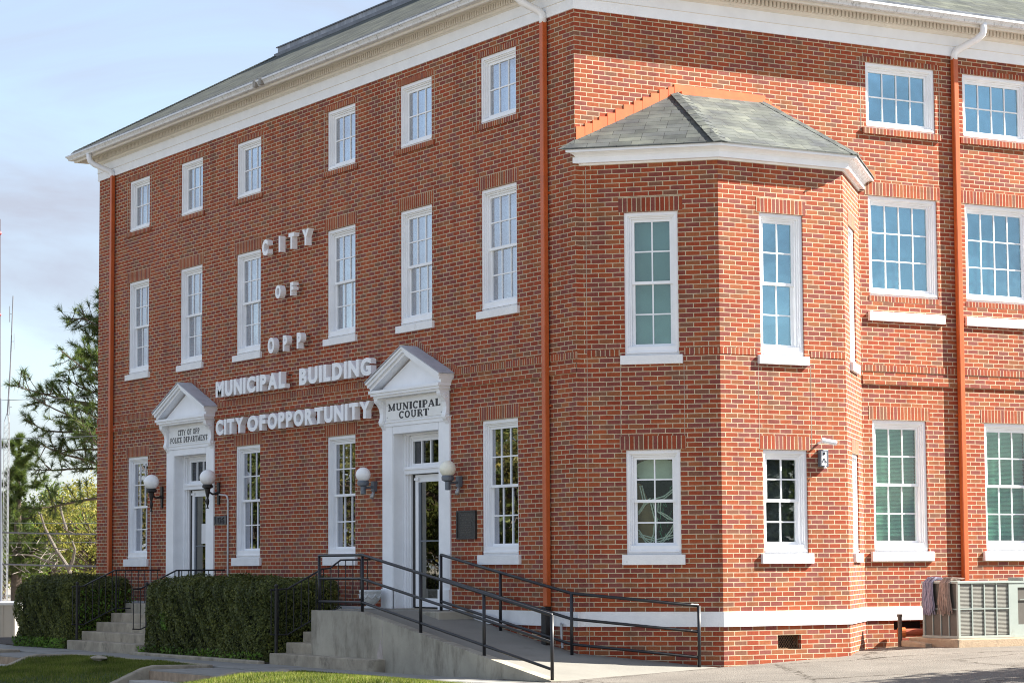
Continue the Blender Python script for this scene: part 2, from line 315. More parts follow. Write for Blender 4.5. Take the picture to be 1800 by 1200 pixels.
# water table and belt courses
def band(mb, o, z0, z1, hole_doors=True):
    segs = []
    x = -L_-o
    for c in (DC if hole_doors else []):
        segs.append((x, c-1.145)); x = c+1.145
    segs.append((x, o))
    for a, b in segs: mb.box(a, b, -o, .01, z0, z1)
    mb.box(-.01, o, .005, .10, z0, z1)
    # around the bay, mitred
    t = math.tan(R(22.5))
    ins = [K0, A_, B_, K1]
    out = [K0+V((o,0,0))*1.0+V((0,-o*0.41,0)), A_+V((o,-o*t,0)), B_+V((o,o*t,0)), K1+V((o,o*.41,0))]
    for i in range(3):
        p, q, r, s = ins[i], ins[i+1], out[i+1], out[i]
        mb.hexa([p+V((0,0,z0)), q+V((0,0,z0)), r+V((0,0,z0)), s+V((0,0,z0)), p+V((0,0,z1)), q+V((0,0,z1)), r+V((0,0,z1)), s+V((0,0,z1))])
    mb.box(-.01, o, 5.235, D_, z0, z1)
mb = MB(); band(mb, .028, -.212, 0); mb.build('water_table', STONE, bld)
mb = MB()
mb.box(-L_-.012, .012, -.012, .01, 3.662, 3.757); mb.box(-.01, .012, 5.235, D_, 3.662, 3.757)
mb.build('rowlock_course', SOLD, bld, swap=True, uvo=(0, 3.60))
mb = MB(); mb.box(-L_-.03, .0, -.03, .01, 3.455, 3.595); mb.box(-.01, .03, 5.24, D_, 3.455, 3.595); mb.build('belt_course', BRICK, bld)
mb = MB()
for f_, a, b in ((BAYL,.075,.56),(BAYL,1.50,LB-.004),(BAYF,.004,.66),(BAYF,1.62,LF-.004)):
    m = MB(); f_.box(m, a, b, -.01, .006, 3.682, 3.775); m.build('rowlock_course', SOLD, bld, swap=True, uvo=(0, 3.62))
mb = MB()
for (f, a, z0, z1) in [(BAYL,.072,-1.0,6.46),(BAYL,.565,2.33,3.55),(BAYL,1.50,2.33,3.55),(BAYF,.675,2.33,3.55),(BAYF,1.62,2.33,3.55)]:
    f.box(mb, a-.004, a+.004, -.01, .0025, z0, z1)
for a, b in cols6: 
    for x in (a-.105, b+.105): FRONT.box(mb, x-.006, x+.006, -.01, .0025, 7.45, 8.62)
for a, b in rw[3]+rw[2]: 
    pass
for a, b in rw[3]:
    for x in (a-.105, b+.09): RIGHT.box(mb, x-.006, x+.006, -.01, .0025, 7.5, 8.62)
mb.build('mortar_joint', MORTAR, bld)

def window(fr, a0, a1, z0, z1, cols, rows, sashes, apron, glass, sill=None, blind=None, lintel=None, lin_ext=.07):
    """casing + brick mould, sashes with muntins, panes, stone or brick sill, soldier lintel"""
    m = MB()
    e = .001
    fr.ring(m, a0+e, a1-e, z0+e, z1-e, .05, -.11, -.025)
    fr.ring(m, a0+.051, a1-.051, z0+.051, z1-.051, .018, -.125, -.05)
    fr.ring(m, a0+.07, a1-.07, z0+.07, z1-.07, .024, -.14, -.075)
    if apron:
        fr.box(m, a0+.052, a1-.052, -.13, -.03, z0+.052, z0+apron)
        fr.box(m, a0+.03, a1-.03, -.024, -.006, z0+.035, z0+.055)
    w = m.build('window', WHITE, bld)
    i0, i1 = a0+.095, a1-.095; j0, j1 = z0+max(.095, apron), z1-.095
    spans = [(j0, j1, 0)] if sashes == 1 else [((j0+j1)/2-.02, j1, 0), (j0, (j0+j1)/2+.02, .03)]
    for (k0, k1, back) in spans:
        m = MB(); fr.ring(m, i0, i1, k0, k1, .042, -.135-back, -.10-back)
        for c in range(1, cols):
            x = i0+.042+(i1-i0-.084)*c/cols; fr.box(m, x-.010, x+.010, -.128-back, -.108-back, k0+.042, k1-.042)
        zs = [k0+.042+(k1-k0-.084)*r/rows for r in range(1, rows)]
        for z in zs:
            xs = [i0+.042+(i1-i0-.084)*c/cols for c in range(cols+1)]
            for c in range(cols): fr.box(m, xs[c]+(.0101 if c else 0), xs[c+1]-(.0101 if c < cols-1 else 0), -.128-back, -.108-back, z-.010, z+.010)
        m.build('sash', WHITE, w)
        m = MB(); fr.box(m, i0+.03, i1-.03, -.126-back, -.122-back, k0+.03, k1-.03); m.build('pane', glass, w)
    if blind:
        gap = .36*(a1-a0) if blind is LIV else .05
        m = MB(); fr.box(m, a0+gap, a1-.05, -.24, -.235, z0+.05, z1-.05); m.build('sky_reflection' if blind is LIV else 'blind_or_reflection', blind, w)  # apart from the grey blind, these panels paint reflections in behind the glass
    if sill:
        m = MB(); fr.box(m, a0-sill[0], a1+sill[0], -.19, .05, z0-sill[1], z0); m.build('stone_sill', STONE, w, bevel=.006)
    if lintel:
        m = MB(); fr.box(m, a0-lin_ext, a1+lin_ext, -.012, .004, z1+.004, z1+lintel); m.build('soldier_lintel', SOLD, bld, swap=True, uvo=(0, z1+.002))
    return w
for i, (a, b) in enumerate(cols6):
    w = window(FRONT, a, b, *Z3, 3, 2, 1, .085, G_FRONT, None, LIV)
    m = MB(); FRONT.box(m, a-.13, b+.12, -.19, .03, Z3[0]-.085, Z3[0]-.002); m.build('brick_sill', SOLD, w, swap=True, uvo=(0, Z3[0]-.14))
    m = MB(); FRONT.box(m, a-.10, b+.10, -.012, .004, Z3[1]+.004, Z3[1]+.09); m.build('soldier_lintel', SOLD, bld, swap=True, uvo=(0, Z3[1]-.05))
    window(FRONT, a, b, *Z2, 3, 2, 2, .13, G_FRONT, (.075,.117), LIV, .222)
    if i in (0,2,3,5): window(FRONT, a, b, *Z1, 3, 2, 2, .13, G_GROUND, (.075,.148), None, .222)
for k, cols, rows, sash in ((3,4,2,1),(2,4,3,1),(1,3,2,2)):
    for i, (a, b) in enumerate(rw[k]):
        if k == 1: w = window(RIGHT, a, b, *RZ[k], 3, 2, 2, .13, G_LOW, (.075,.15), None, .215)
        else: w = window(RIGHT, a, b, *RZ[k], cols, rows, 1, .08, G_SIDE, None, TEAL, .215 if k == 2 else None)
        if k == 3:
            m = MB(); RIGHT.box(m, a-.09, b+.08, -.19, .045, RZ[3][0]-.095, RZ[3][0]-.002); m.build('brick_sill', SOLD, w, swap=True, uvo=(0, RZ[3][0]-.15))
            m = MB(); RIGHT.box(m, a-.10, b+.10, -.012, .004, RZ[3][1]+.004, RZ[3][1]+.085); m.build('soldier_lintel', SOLD, bld, swap=True, uvo=(0, RZ[3][1]-.05))
        if k == 2:
            m = MB(); RIGHT.box(m, a-.02, b+.02, -.012, .004, RZ[2][0]-.085, RZ[2][0]-.002); m.build('rowlock_infill', SOLD, w, swap=True, uvo=(0, RZ[2][0]-.15))
            m = MB(); RIGHT.box(m, a-.04, b+.09, -.1, .05, 4.452, 4.595); m.build('stone_sill', STONE, w, bevel=.006)
        if k == 1:   # venetian blind, each slat tilted
            m = MB(); z = RZ[1][0]+.12
            while z < RZ[1][1]-.08:
                m.hexa([RIGHT.p(a+.06,-.27,z), RIGHT.p(b-.06,-.27,z), RIGHT.p(b-.06,-.247,z+.015), RIGHT.p(a+.06,-.247,z+.015)] + [RIGHT.p(a+.06,-.27,z+.0015), RIGHT.p(b-.06,-.27,z+.0015), RIGHT.p(b-.06,-.247,z+.0165), RIGHT.p(a+.06,-.247,z+.0165)]); z += .021
            m.build('venetian_blind', plain('blind_slats', (.48,.68,.57), .5, .03, 2) if i == 0 else bpy.data.materials['blind_slats'], w)
wbl = [window(BAYL, *bl_w[0], 2, 2, 2, .13, G_LOW, (.06,.13), BLINDG, .222, .075), window(BAYL, *bl_w[1], 2, 2, 2, .13, G_LEAD, (.06,.145), None, .2, .085)]
wbf = [window(BAYF, *bf_w[0], 2, 2, 2, .13, G_SIDE, (.06,.13), TEAL, .222, .05), window(BAYF, *bf_w[1], 2, 2, 2, .13, glass_mat('dim_glass', .11, (.9,.97,1), (.8,.85,.85)), (.06,.145), plain('grey_reflection', (.062,.066,.070), .6, .55, 7, dirt=((.13,.14,.15), .60, 9, (1,2.5,1))), .2, .05)]  # lower panel: grey streaks on charcoal painted in for tree reflections
for q in br_w: window(BAYR, *q, 2, 2, 2, .13, G_SIDE, (.06,.13), TEAL, .21, .06)
# leaded glass panel hung inside the lower left bay window
m = MB(); a0, a1, z0, z1 = bl_w[1]; BAYL.box(m, a0+.05, a1-.05, -.30, -.294, z0+.05, z1-.05)
gp = m.build('leaded_panel', plain('dark_leaded_glass', (.006,.012,.010), .8, .3, 8, spec=.05), wbl[1])
m = MB(); ca = (a0+a1)/2
m.prism([BAYL.p(ca+.36*math.cos(t), -.292, z1-.30+.18*math.sin(t)) for t in [math.pi*i/16 for i in range(17)]] + [BAYL.p(ca-.36,-.292,z1-.36), BAYL.p(ca-.2,-.292,z1-.42), BAYL.p(ca+.2,-.292,z1-.42), BAYL.p(ca+.36,-.292,z1-.36)], BAYL.n*.004); m.build('white_fan', plain('opal_glass', (.62,.66,.58), .4, .08, 9), wbl[1])
m = MB(); m.prism([BAYL.p(a0+.1,-.292,z0+.12), BAYL.p(a0+.30,-.292,z0+.12), BAYL.p(a0+.36,-.292,z0+.45), BAYL.p(a0+.28,-.292,z0+.75), BAYL.p(a0+.16,-.292,z0+1.02), BAYL.p(a0+.1,-.292,z0+1.04)], BAYL.n*.003)
m.prism([BAYL.p(a0+.1,-.292,z1-.30), BAYL.p(a0+.13,-.292,z1-.10), BAYL.p(a1-.13,-.292,z1-.10), BAYL.p(a1-.1,-.292,z1-.30)], BAYL.n*.0025)
m.build('amber_glass', plain('amber_glass', (.16,.10,.035), .4, .25, 9), wbl[1])
m = MB()
def arc(pts): m.tube([BAYL.p(a0+p[0], -.284, z0+p[1]) for p in pts], .0105, 5)
for off in (0, .035):
    arc([(.14+off,1.0),(.2+off,.74),(.34,.80-off),(.5,.84-off),(.68,.98-off)])
    arc([(.12,.58+off),(.22,.72+off),(.3,.78+off)]); arc([(.12,.36-off),(.22,.22-off),(.32,.15-off)]); arc([(.45-off,.75),(.44-off,.62),(.56,.55-off),(.66,.48),(.62-off,.34),(.5-off,.2),(.42-off,.12)])
    arc([(.30+off,.75),(.36+off,.5),(.34+off,.3),(.28+off,.12)]); arc([(.12,.3-off),(.4,.22-off),(.7,.3-off)])
m.build('lead_lines', plain('pale_lead', (.66,.72,.66), .4, .05), wbl[1])
m = MB()
for i in range(26):
    x, z = random.uniform(.42,.68), random.uniform(.15,.95); m.tube([BAYL.p(a0+x,-.286,z0+z), BAYL.p(a0+x+random.uniform(-.05,.05),-.286,z0+z+random.uniform(.03,.12))], .0035, 4)
m.build('green_lines', plain('green_lead', (.10,.34,.22), .4, .1), wbl[1])

# foundation vent
m = MB(); n_ = 9; a0,a1,z0,z1 = vent_h
BAYF.ring(m, a0+.002, a1-.002, z0+.002, z1-.002, .014, -.11, -.07)
for i in range(-4, 11):
    for sgn in (1,-1):
        p = [(a0+.045*i, z0) , (a0+.045*i+(z1-z0)*.8, z1)] if sgn > 0 else [(a0+.045*i, z1), (a0+.045*i+(z1-z0)*.8, z0)]
        (xa, za), (xb, zb) = p
        if xb < a0+.01 or xa > a1-.01: continue
        if xa < a0+.01: t = (a0+.01-xa)/(xb-xa); xa, za = a0+.01, za+(zb-za)*t
        if xb > a1-.01: t = (a1-.01-xa)/(xb-xa); xb, zb = a1-.01, za+(zb-za)*t
        m.tube([BAYF.p(xa,-.09+.004*sgn,za), BAYF.p(xb,-.09+.004*sgn,zb)], .0045, 4)
vg = m.build('vent_grille', plain('rusty_grille', (.16,.10,.05), .8, .3, 20), bld)
m = MB(); BAYF.box(m, a0, a1, -.26, -.19, z0, z1); m.build('vent_backing', DARK, bld)
m = MB(); RIGHT.box(m, 5.787, 6.47, -.3, -.19, -.36, -.23); m.build('vent_backing', DARK, bld)

# main cornice, gutter and roof: profiles swept round the eaves
def sweep(prof, name, mat, y0=0, closed=False):
    m = MB(); pr = [[V((-L_-o,-o,z)), V((o,-o,z)), V((o,D_+o,z)), V((-L_-o,D_+o,z))] for o, z in prof]
    for i in range(len(prof)-1):
        for k in range(4):
            a, b = pr[i][k], pr[i][(k+1) % 4]; c, d = pr[i+1][(k+1) % 4], pr[i+1][k]
            m.add([a, b, c, d])
    m.keep = True
    return m.build(name, mat, bld)
fz = sweep([(-.02,H_),(.030,H_),(.030,H_+.160),(.036,H_+.166),(.036,H_+.325),(.02,H_+.326)], 'frieze', WHITE)
sweep([(.030,H_+.158),(.041,H_+.161),(.041,H_+.167),(.034,H_+.169)], 'frieze_bead', CREAM)
sweep([(.03,9.134),(.05,9.137),(.058,9.150),(.085,9.160),(.095,9.18),(.095,9.285),(.155,9.287),(.155,9.318),(.185,9.322),(.20,9.335),(.372,9.335),(.372,9.236),(.418,9.236),(.418,9.33),(.40,9.42)], 'cornice', CREAM)
m = MB(); step = .074
def dent(fr, a0, a1):
    x = a0
    while x < a1: fr.box(m, x, x+.045, .09, .150, 9.197, 9.286); x += step
dent(FRONT, -L_-.13, .08); dent(RIGHT, -.09, 12.0)
m.build('dentil', CREAM, bld)
sweep([(.419,9.275),(.500,9.277),(.512,9.283),(.520,9.31),(.548,9.345),(.566,9.350),(.566,9.382),(.558,9.386),(.552,9.372),(.535,9.33),(.44,9.325),(.43,9.40),(.43,9.43)], 'gutter', GUTTER)
sweep([(.43,9.425),(.47,9.432),(.475,9.447),(.40,9.470)], 'drip_edge', LEAD)
SL = .565
def roofz(t): return 9.462+SL*t
T_ = 3.22; e0 = .42
m = MB(); pr0 = [V((-L_-e0,-e0,9.462)), V((e0,-e0,9.462)), V((e0,D_+e0,9.462)), V((-L_-e0,D_+e0,9.462))]
ins = -e0+T_
pr1 = [V((-L_+ins,ins,roofz(T_))), V((-ins,ins,roofz(T_))), V((-ins,D_-ins,roofz(T_))), V((-L_+ins,D_-ins,roofz(T_)))]
for k in range(4): m.add([pr0[k], pr0[(k+1)%4], pr1[(k+1)%4], pr1[k]])
m.keep = True
rf = m.build('roof', SHING, bld)
for k in range(4):
    m = MB()
    a, b = pr0[k], pr1[k]; up = V((0,0,.03))
    d = (b-a).normalized(); s_ = d.cross(V((0,0,1))).normalized()*.13
    n_ = 46
    for i in range(n_):
        p, q = a+(b-a)*(i/n_), a+(b-a)*((i+1.15)/n_)
        m.add([p-s_-up*1.6+V((0,0,.012)), p+up*1.15, q+up*.9, q-s_-up*1.9+V((0,0,.012))]); m.add([p+up*1.15, p+s_-up*1.6+V((0,0,.012)), q+s_-up*1.9+V((0,0,.012)), q+up*.9])
    m.build('hip_cap', SHING, rf)
m = MB(); zt = roofz(T_)-.03
m.box(-L_+ins+.02, -ins-.02, ins+.02, D_-ins-.02, zt-.02, 11.45); m.build('roof_curb', LEAD, rf)
m = MB(); m.box(-L_+ins-.04, -ins+.04, ins-.04, ins+.018, zt-.03, zt+.075); m.box(-L_+ins-.02, -ins+.02, ins-.005, ins+.05, 11.452, 11.475); m.build('curb_flashing', plain('curb_flash', (.12,.13,.15), .5, .3, 4), rf)
# seams on the gutter front: two hangers and a leaking joint
m = MB()
for x in (-10.0, -9.75): FRONT.box(m, x, x+.10, .50, .575, 9.268, 9.39)
m.build('gutter_joint', plain('stained_joint', (.25,.23,.20), .6, .3, 9), bld)

# bay cornice + roof
def bay_sweep(prof, name, mat, par=bld):
    m = MB(); t = math.tan(R(22.5)); s2 = math.sqrt(2)
    def pts(o, z):
        # ends stop at the wall plane of the right facade; the near end overshoots the corner a little
        ya = K0.y - o*s2
        near = V((max(0.0, 0.0), ya, z)) if o <= .10 else V((.035, ya+.035, z))
        return [near, V((A_.x+o, A_.y-o*t, z)), V((B_.x+o, B_.y+o*t, z)), V((0, K1.y+o*s2, z))]
    pr = [pts(o, z) for o, z in prof]
    for i in range(len(prof)-1):
        for k in range(3): m.add([pr[i][k], pr[i][k+1], pr[i+1][k+1], pr[i+1][k]])
    m.add([p[0] for p in pr]); m.add([p[3] for p in pr][::-1])
    m.keep = True
    return m.build(name, mat, par)
bc = bay_sweep([(-.03,6.488),(.022,6.488),(.026,6.512),(.098,6.514),(.098,6.598),(.106,6.602),(.118,6.622),(.150,6.644),(.170,6.650),(.172,6.656),(.224,6.658),(.224,6.712),(.0,6.80)], 'bay_cornice', WHITE)
t22 = math.tan(R(22.5)); oe = .245
E0 = V((.03, K0.y-oe*math.sqrt(2)+.03, 6.716)); EA = V((A_.x+oe, A_.y-oe*t22, 6.716)); EB = V((B_.x+oe, B_.y+oe*t22, 6.716)); EC = V((0, K1.y+oe*math.sqrt(2), 6.716))
T1, T2 = V((.004,1.823,7.735)), V((.004,3.396,7.745)); W0 = V((.004, -.0, 6.87))
m = MB(); m.add([E0, EA, T1, W0]); m.add([EA, EB, T2, T1]); m.add([EB, EC, T2]); m.keep = True
m.add([E0-V((0,0,.02)), EA-V((0,0,.02)), EA, E0]); m.add([EA-V((0,0,.02)), EB-V((0,0,.02)), EB, EA]); m.add([EB-V((0,0,.02)), EC-V((0,0,.02)), EC, EB])
m.add([E0-V((0,0,.02)), E0, W0, V((0,-.3,6.7))])
br = m.build('bay_roof', SHING2, bld)
for a, b in ((EA,T1),(EB,T2)):
    m = MB()
    d = (b-a); h = V((0,0,1)).cross(d).normalized()*.12; n_ = 13
    for i in range(n_):
        p, q = a+d*(i/n_)+V((0,0,.016)), a+d*((i+1.25)/n_ if i < n_-1 else 1)+V((0,0,.008))
        dz = V((0,0,-.027)); 
        m.add([p, q, q-h+dz, p-h+dz]); m.add([p+h+dz, q+h+dz, q, p])
        m.add([p-h+dz, p-h+dz-V((0,0,.012)), p-V((0,0,.012)), p]); m.add([p, p-V((0,0,.012)), p+h+dz-V((0,0,.012)), p+h+dz])
    m.build('hip_cap', SHING2, br)
# stepped copper-coloured flashing against the wall above the bay roof
m = MB(); y = .02; i = 0
while y < 1.74:
    w_ = random.uniform(.115, .175); y1 = min(y+w_, 1.76); zr = 6.89+(7.735-6.89)*y/1.823
    zr1 = 6.89+(7.735-6.89)*y1/1.823
    x1 = .010+.0022*(i % 3)
    m.prism([V((.002,y,zr-.03)), V((.002,y1+.012,zr1-.03)), V((.002,y1+.012,zr1+.105)), V((.002,y,zr1+.105-.01))], V((x1,0,0))); y = y1+.003; i += 1
y = 3.42
while y < 5.5:
    w_ = .15; y1 = y+w_; zr = 7.745-(7.745-6.75)*(y-3.396)/2.13; zr1 = 7.745-(7.745-6.75)*(y1-3.396)/2.13
    m.prism([V((.002,y,zr-.04)), V((.002,y1+.012,zr1-.04)), V((.002,y1+.012,zr+.02)), V((.002,y,zr+.03))], V((.010+.002*(i % 3),0,0))); y = y1+.003; i += 1
m.prism([V((.002,1.765,7.70)), V((.002,3.45,7.71)), V((.002,3.45,7.83)), V((.002,1.765,7.85))], V((.018,0,0)))
m.prism([V((.001,1.86,7.70)), V((.001,3.36,7.705)), V((.075,3.36,7.70)), V((.075,1.86,7.695))], V((0,0,.046)))
m.build('step_flashing', FLASH, br)

# downpipes
def downpipe(fr, a, ztop, zbot, off, boot=True):
    """gutter outlet, gooseneck, square pipe"""
    m = MB(); fr.box(m, a-.05, a+.05, .022, .105, zbot, ztop)
    for z in (7.2, 4.0, 1.4):
        pass
    dp = m.build('downpipe', TERRA, bld, bevel=.012)
    m = MB()
    pts = [(a+off,.47,9.30),(a+off,.47,9.20),(a+off*.97,.455,9.13),(a+off*.8,.37,9.05),(a+off*.25,.14,8.93),(a+off*.08,.08,8.88),(a,.065,8.82),(a,.064,ztop-.02)]
    m.tube([fr.p(*p) for p in pts], .058, 8); m.build('gooseneck', WHITE, dp, smooth=True)
    m = MB(); fr.box(m, a-.07, a+.07, .003, .02, ztop-2.6, ztop-2.57); fr.box(m, a-.07,a+.07,.003,.02, 3.0,3.03); m.build('strap', TERRA, dp)
    if boot:
        m = MB(); fr.box(m, a-.062, a+.062, .03, .135, zbot-.66, zbot-.001); m.build('cast_boot', IRON, dp, bevel=.015)
downpipe(FRONT, -.765, 8.76, .07, -.14); downpipe(FRONT, -18.07, 8.82, -.2, -.30); downpipe(RIGHT, 7.20, 8.77, -.2, .28, False)

# door cases
def doorcase(c, open_gap):
    fr = Frame((c,0,0), (1,0,0), (0,-1,0))
    m = MB()
    for sgn in (-1,1):
        a0, a1 = sorted((sgn*.781, sgn*1.14))
        fr.box(m, a0, a1, -.01, .03, -.02, 2.95)
        fr.box(m, a0-.012 if sgn < 0 else a0, a1+(.012 if sgn > 0 else 0), -.01, .055, -.02, .30)
        # panelled jamb with stepped mouldings
        fr.box(m, *sorted((sgn*.779, sgn*.70)), -.30, -.17, -.02, 2.848)
        fr.box(m, *sorted((sgn*.699, sgn*.665)), -.30, -.20, -.02, 2.80)
        fr.box(m, *sorted((sgn*.664, sgn*.635)), -.30, -.235, -.02, 2.79)
        fr.box(m, *sorted((sgn*.781, sgn*.771)), -.17, .012, -.02, 2.848)
    fr.box(m, -.70, .70, -.30, -.171, 2.80, 2.848); fr.box(m, -.77,.77,-.169,.031,2.825,2.949)
    fr.box(m, -.635, .635, -.30, -.235, 2.75, 2.80)
    fr.box(m, -1.14, 1.14, -.01, .045, 2.95, 3.02); fr.box(m, -1.10, 1.10, -.01, .032, 3.02, 3.42)
    fr.box(m, -1.16, 1.16, -.01, .06, 3.012, 3.035)
    case = m.build('door_surround', WHITE, bld, bevel=.004)
    # transom
    m = MB(); fr.ring(m, -.634, .634, 2.285, 2.749, .05, -.30, -.25)
    for x in (-.3, 0, .3): fr.box(m, x-.016, x+.016, -.29, -.255, 2.336, 2.698)
    tr = m.build('transom', WHITE, bld)
    m = MB(); fr.box(m, -.6, .6, -.285, -.28, 2.32, 2.72); m.build('pane', glass_mat('transom_glass', .12, (.9,.9,.95), (.55,.6,.6)) if open_gap else bpy.data.materials['transom_glass'], tr)
    m = MB(); fr.box(m, -.699, .699, -.30, -.15, 2.165, 2.284); fr.box(m, -.70, .70, -.30, -.13, 2.235, 2.262); m.build('transom_bar', WHITE, tr)
    # pediment
    m = MB()
    fr.box(m, -1.13, 1.13, -.01, .20, 3.42, 3.455); fr.box(m, -1.17, 1.17, -.01, .235, 3.455, 3.50); fr.box(m, -1.20, 1.20, -.01, .26, 3.50, 3.545)
    zs, rise, hw = 3.545, .50, 1.195
    m.prism([fr.p(-hw+.08,-.01,zs), fr.p(hw-.08,-.01,zs), fr.p(0,-.01,zs+rise-.03)], fr.n*.09)
    for sgn in (-1,1):
        for (off, th, d) in ((0,.05,.22),(.05,.05,.26),(.10,.035,.285)):
            x0 = sgn*(hw+.01+off*.4)
            pts = [fr.p(x0,-.01,zs+off), fr.p(0,-.01,zs+rise+.02+off), fr.p(0,-.01,zs+rise+.02+off+th), fr.p(x0+sgn*.02,-.01,zs+off+th)]
            m.prism(pts, fr.n*(d+.01))
    pd = m.build('pediment', WHITE, case)
    m = MB()
    for sgn in (-1,1):
        x0 = sgn*(hw+.085)
        m.prism([fr.p(x0,-.0,zs+.139), fr.p(0,-.0,zs+rise+.159), fr.p(0,-.0,zs+rise+.172), fr.p(x0,-.0,zs+.152)], fr.n*.30)
    m.build('pediment_cap', plain('weathered_lead', (.46,.48,.52), .6, .15, 5, dirt=((.14,.14,.15), .6, 5)) if open_gap else bpy.data.materials['weathered_lead'], pd)
    # soldier bricks round the gable
    m = MB()
    for sgn in (-1,1):
        q = [fr.p(sgn*1.36,-.01,3.70), fr.p(sgn*.0,-.01,zs+rise+.175), fr.p(0,-.01,zs+rise+.275), fr.p(sgn*1.36,-.01,3.79)]
        m.prism(q, fr.n*.016)
    m.build('gable_soldiers', SOLD, bld, swap=True)
    # scroll consoles
    for sgn in (-1,1):
        prof = [(.03,3.42),(.19,3.42),(.19,3.385),(.175,3.35),(.135,3.31),(.095,3.25),(.078,3.17),(.082,3.10),(.10,3.05),(.10,3.01),(.085,2.975),(.06,2.96),(.045,2.93),(.03,2.90)]
        m = MB(); a0 = sgn*1.072-.062
        m.prism([fr.p(a0, b, z) for b, z in prof], fr.u*.124)
        for zc, bc_, rr in ((3.34,.095,.05),(3.035,.062,.034)):
            for k in range(2):
                aa = a0-.004 if k == 0 else a0+.124
                m.tube([fr.p(aa, bc_+rr*(1-t/14)*math.cos(t*.9), zc+rr*(1-t/14)*math.sin(t*.9)) for t in range(12)], .009, 5)
        m.build('scroll_console', WHITE, case)
    # door leaf with near-black strips painted in for the gap shadow beside it
    m = MB(); fr.box(m, -.634, -.54, -.33, -.27, 0.0, 2.16); fr.box(m, .60, .634, -.33, -.27, 0.0, 2.16); df = m.build('door_gap_shadow', IRON, bld)
    m = MB(); x0, x1 = -.53, .595
    fr.box(m, x0, x0+.10, -.315, -.262, .01, 2.15); fr.box(m, x1-.10, x1, -.315, -.262, .01, 2.15); fr.box(m, x0+.10, x1-.10, -.315, -.262, 2.03, 2.15); fr.box(m, x0+.10, x1-.10, -.315, -.262, .01, .15)
    fr.box(m, x0+.02, x0+.16, -.261, -.225, 2.06, 2.10)
    dr = m.build('door', WHITE, bld)
    m = MB(); fr.box(m, x0+.10, x0+.165, -.30, -.27, .15, 2.03); fr.box(m, x0+.165, x1-.10, -.30, -.268, 1.06, 1.085); m.build('door_stile', ALU, dr)
    m = MB(); fr.box(m, x0+.166, x1-.10, -.29, -.285, .15, 2.03); m.build('pane', bpy.data.materials.get('door_glass') or glass_mat('door_glass', .32, (.85,.83,.75), (.15,.15,.15)), dr)
    m = MB(); m.tube([fr.p(x1-.05,-.262,.95), fr.p(x1-.05,-.20,.96), fr.p(x1-.05,-.20,1.24), fr.p(x1-.05,-.262,1.25)], .012, 6); m.build('handle', STEEL, dr)
    m = MB(); fr.box(m, -.70, .70, -.4, .02, -.06, -.015); m.build('threshold', CONC2, bld)
    m = MB(); fr.box(m, -.77, .77, -.9, -.88, -.02, 2.84); m.build('vestibule', DARK, bld)
    return fr, dr
frP, drP = doorcase(DC[0], True); frC, drC = doorcase(DC[1], False)

# ------------------------------------------------------------------ signs, letters
def text_mesh(ch, h, wfac, depth, offset):
    cu = bpy.data.curves.new('t', 'FONT'); cu.body = ch; cu.size = 1; cu.extrude = .5; cu.offset = offset; cu.resolution_u = 4
    ob = bpy.data.objects.new('t', cu); COL.objects.link(ob)
    dg = bpy.context.evaluated_depsgraph_get(); me = ob.evaluated_get(dg).to_mesh()
    vs_ = [v.co.copy() for v in me.vertices]; fs = [tuple(p.vertices) for p in me.polygons]
    ob.evaluated_get(dg).to_mesh_clear(); bpy.data.objects.remove(ob); bpy.data.curves.remove(cu)
    x0 = min(v.x for v in vs_); x1 = max(v.x for v in vs_)
    return vs_, fs, x0, x1
CAPH = .72
def letter_row(parent, fr, words, z0, h, thick, b1, mat, pins=True, offset=.05, name='letter', bold=1.0):
    """words: list of (text, a_start, a_end) laid out along fr; each letter its own mesh"""
    ref = text_mesh('H', 1, 1, 1, offset)[0]; ry0 = min(v.y for v in ref); ry1 = max(v.y for v in ref); sc = h/(ry1-ry0)
    for txt, s0, s1 in words:
        gl = [text_mesh(c, 1, 1, 1, offset) for c in txt]
        ws = [(g[3]-g[2]) for g in gl]; gap = .13 if len(txt) > 1 else 0
        tot = sum(ws)+gap*(len(txt)-1); k = (s1-s0)/tot if len(txt) > 1 else sc*.9
        x = s0
        for g, w, c in zip(gl, ws, txt):
            m = MB(); m.faces([fr.p(x+(v.x-g[2])*k, b1-thick*.5+v.z*thick, z0+(v.y-ry0)*sc) for v in g[0]], g[1])
            lt = m.build(name, mat, parent)
            if pins:
                q = MB()
                for (px, pz) in ((.3,.2),(.6,.8)): q.tube([fr.p(x+w*k*px, 0, z0+h*pz), fr.p(x+w*k*px, b1-thick, z0+h*pz)], .008, 5)
                q.build('mounting_pin', IRON, lt)
            x += (w+gap)*k
LETM = plain('letter_paint', (.87,.88,.90), .5, .06, 9, dirt=((.42,.40,.37), .66, 9, (2,2,.6)))
def wallsign(label, words, z, h):
    t = thing('wall_lettering', label, 'sign', (words[0][1], 0, z), 'raised white letters on the front wall')
    letter_row(t, FRONT, words, z, h, .105, .20, LETM)
wallsign('widely spaced raised white letters spelling CITY near the top of the brick front', [('C',-10.38,0),('I',-9.68,0),('T',-9.27,0),('Y',-8.72,0)], 6.27, .285)
wallsign('two small raised white letters spelling OF below the word CITY', [('O',-9.82,0),('F',-9.2,0)], 5.44, .235)
wallsign('three raised white letters spelling OPP on the brick front between two windows', [('O',-10.13,0),('P',-9.5,0),('P',-8.93,0)], 4.477, .28)
wallsign('raised white letters spelling MUNICIPAL BUILDING above the brick belt course', [('MUNICIPAL',-12.42,-9.42),('BUILDING',-8.83,-6.1)], 3.825, .295)
wallsign('raised white letters spelling CITY OF OPPORTUNITY below the brick belt course', [('CITY',-12.41,-11.17),('OF',-11.0,-10.22),('OPPORTUNITY',-10.13,-6.14)], 3.115, .285)

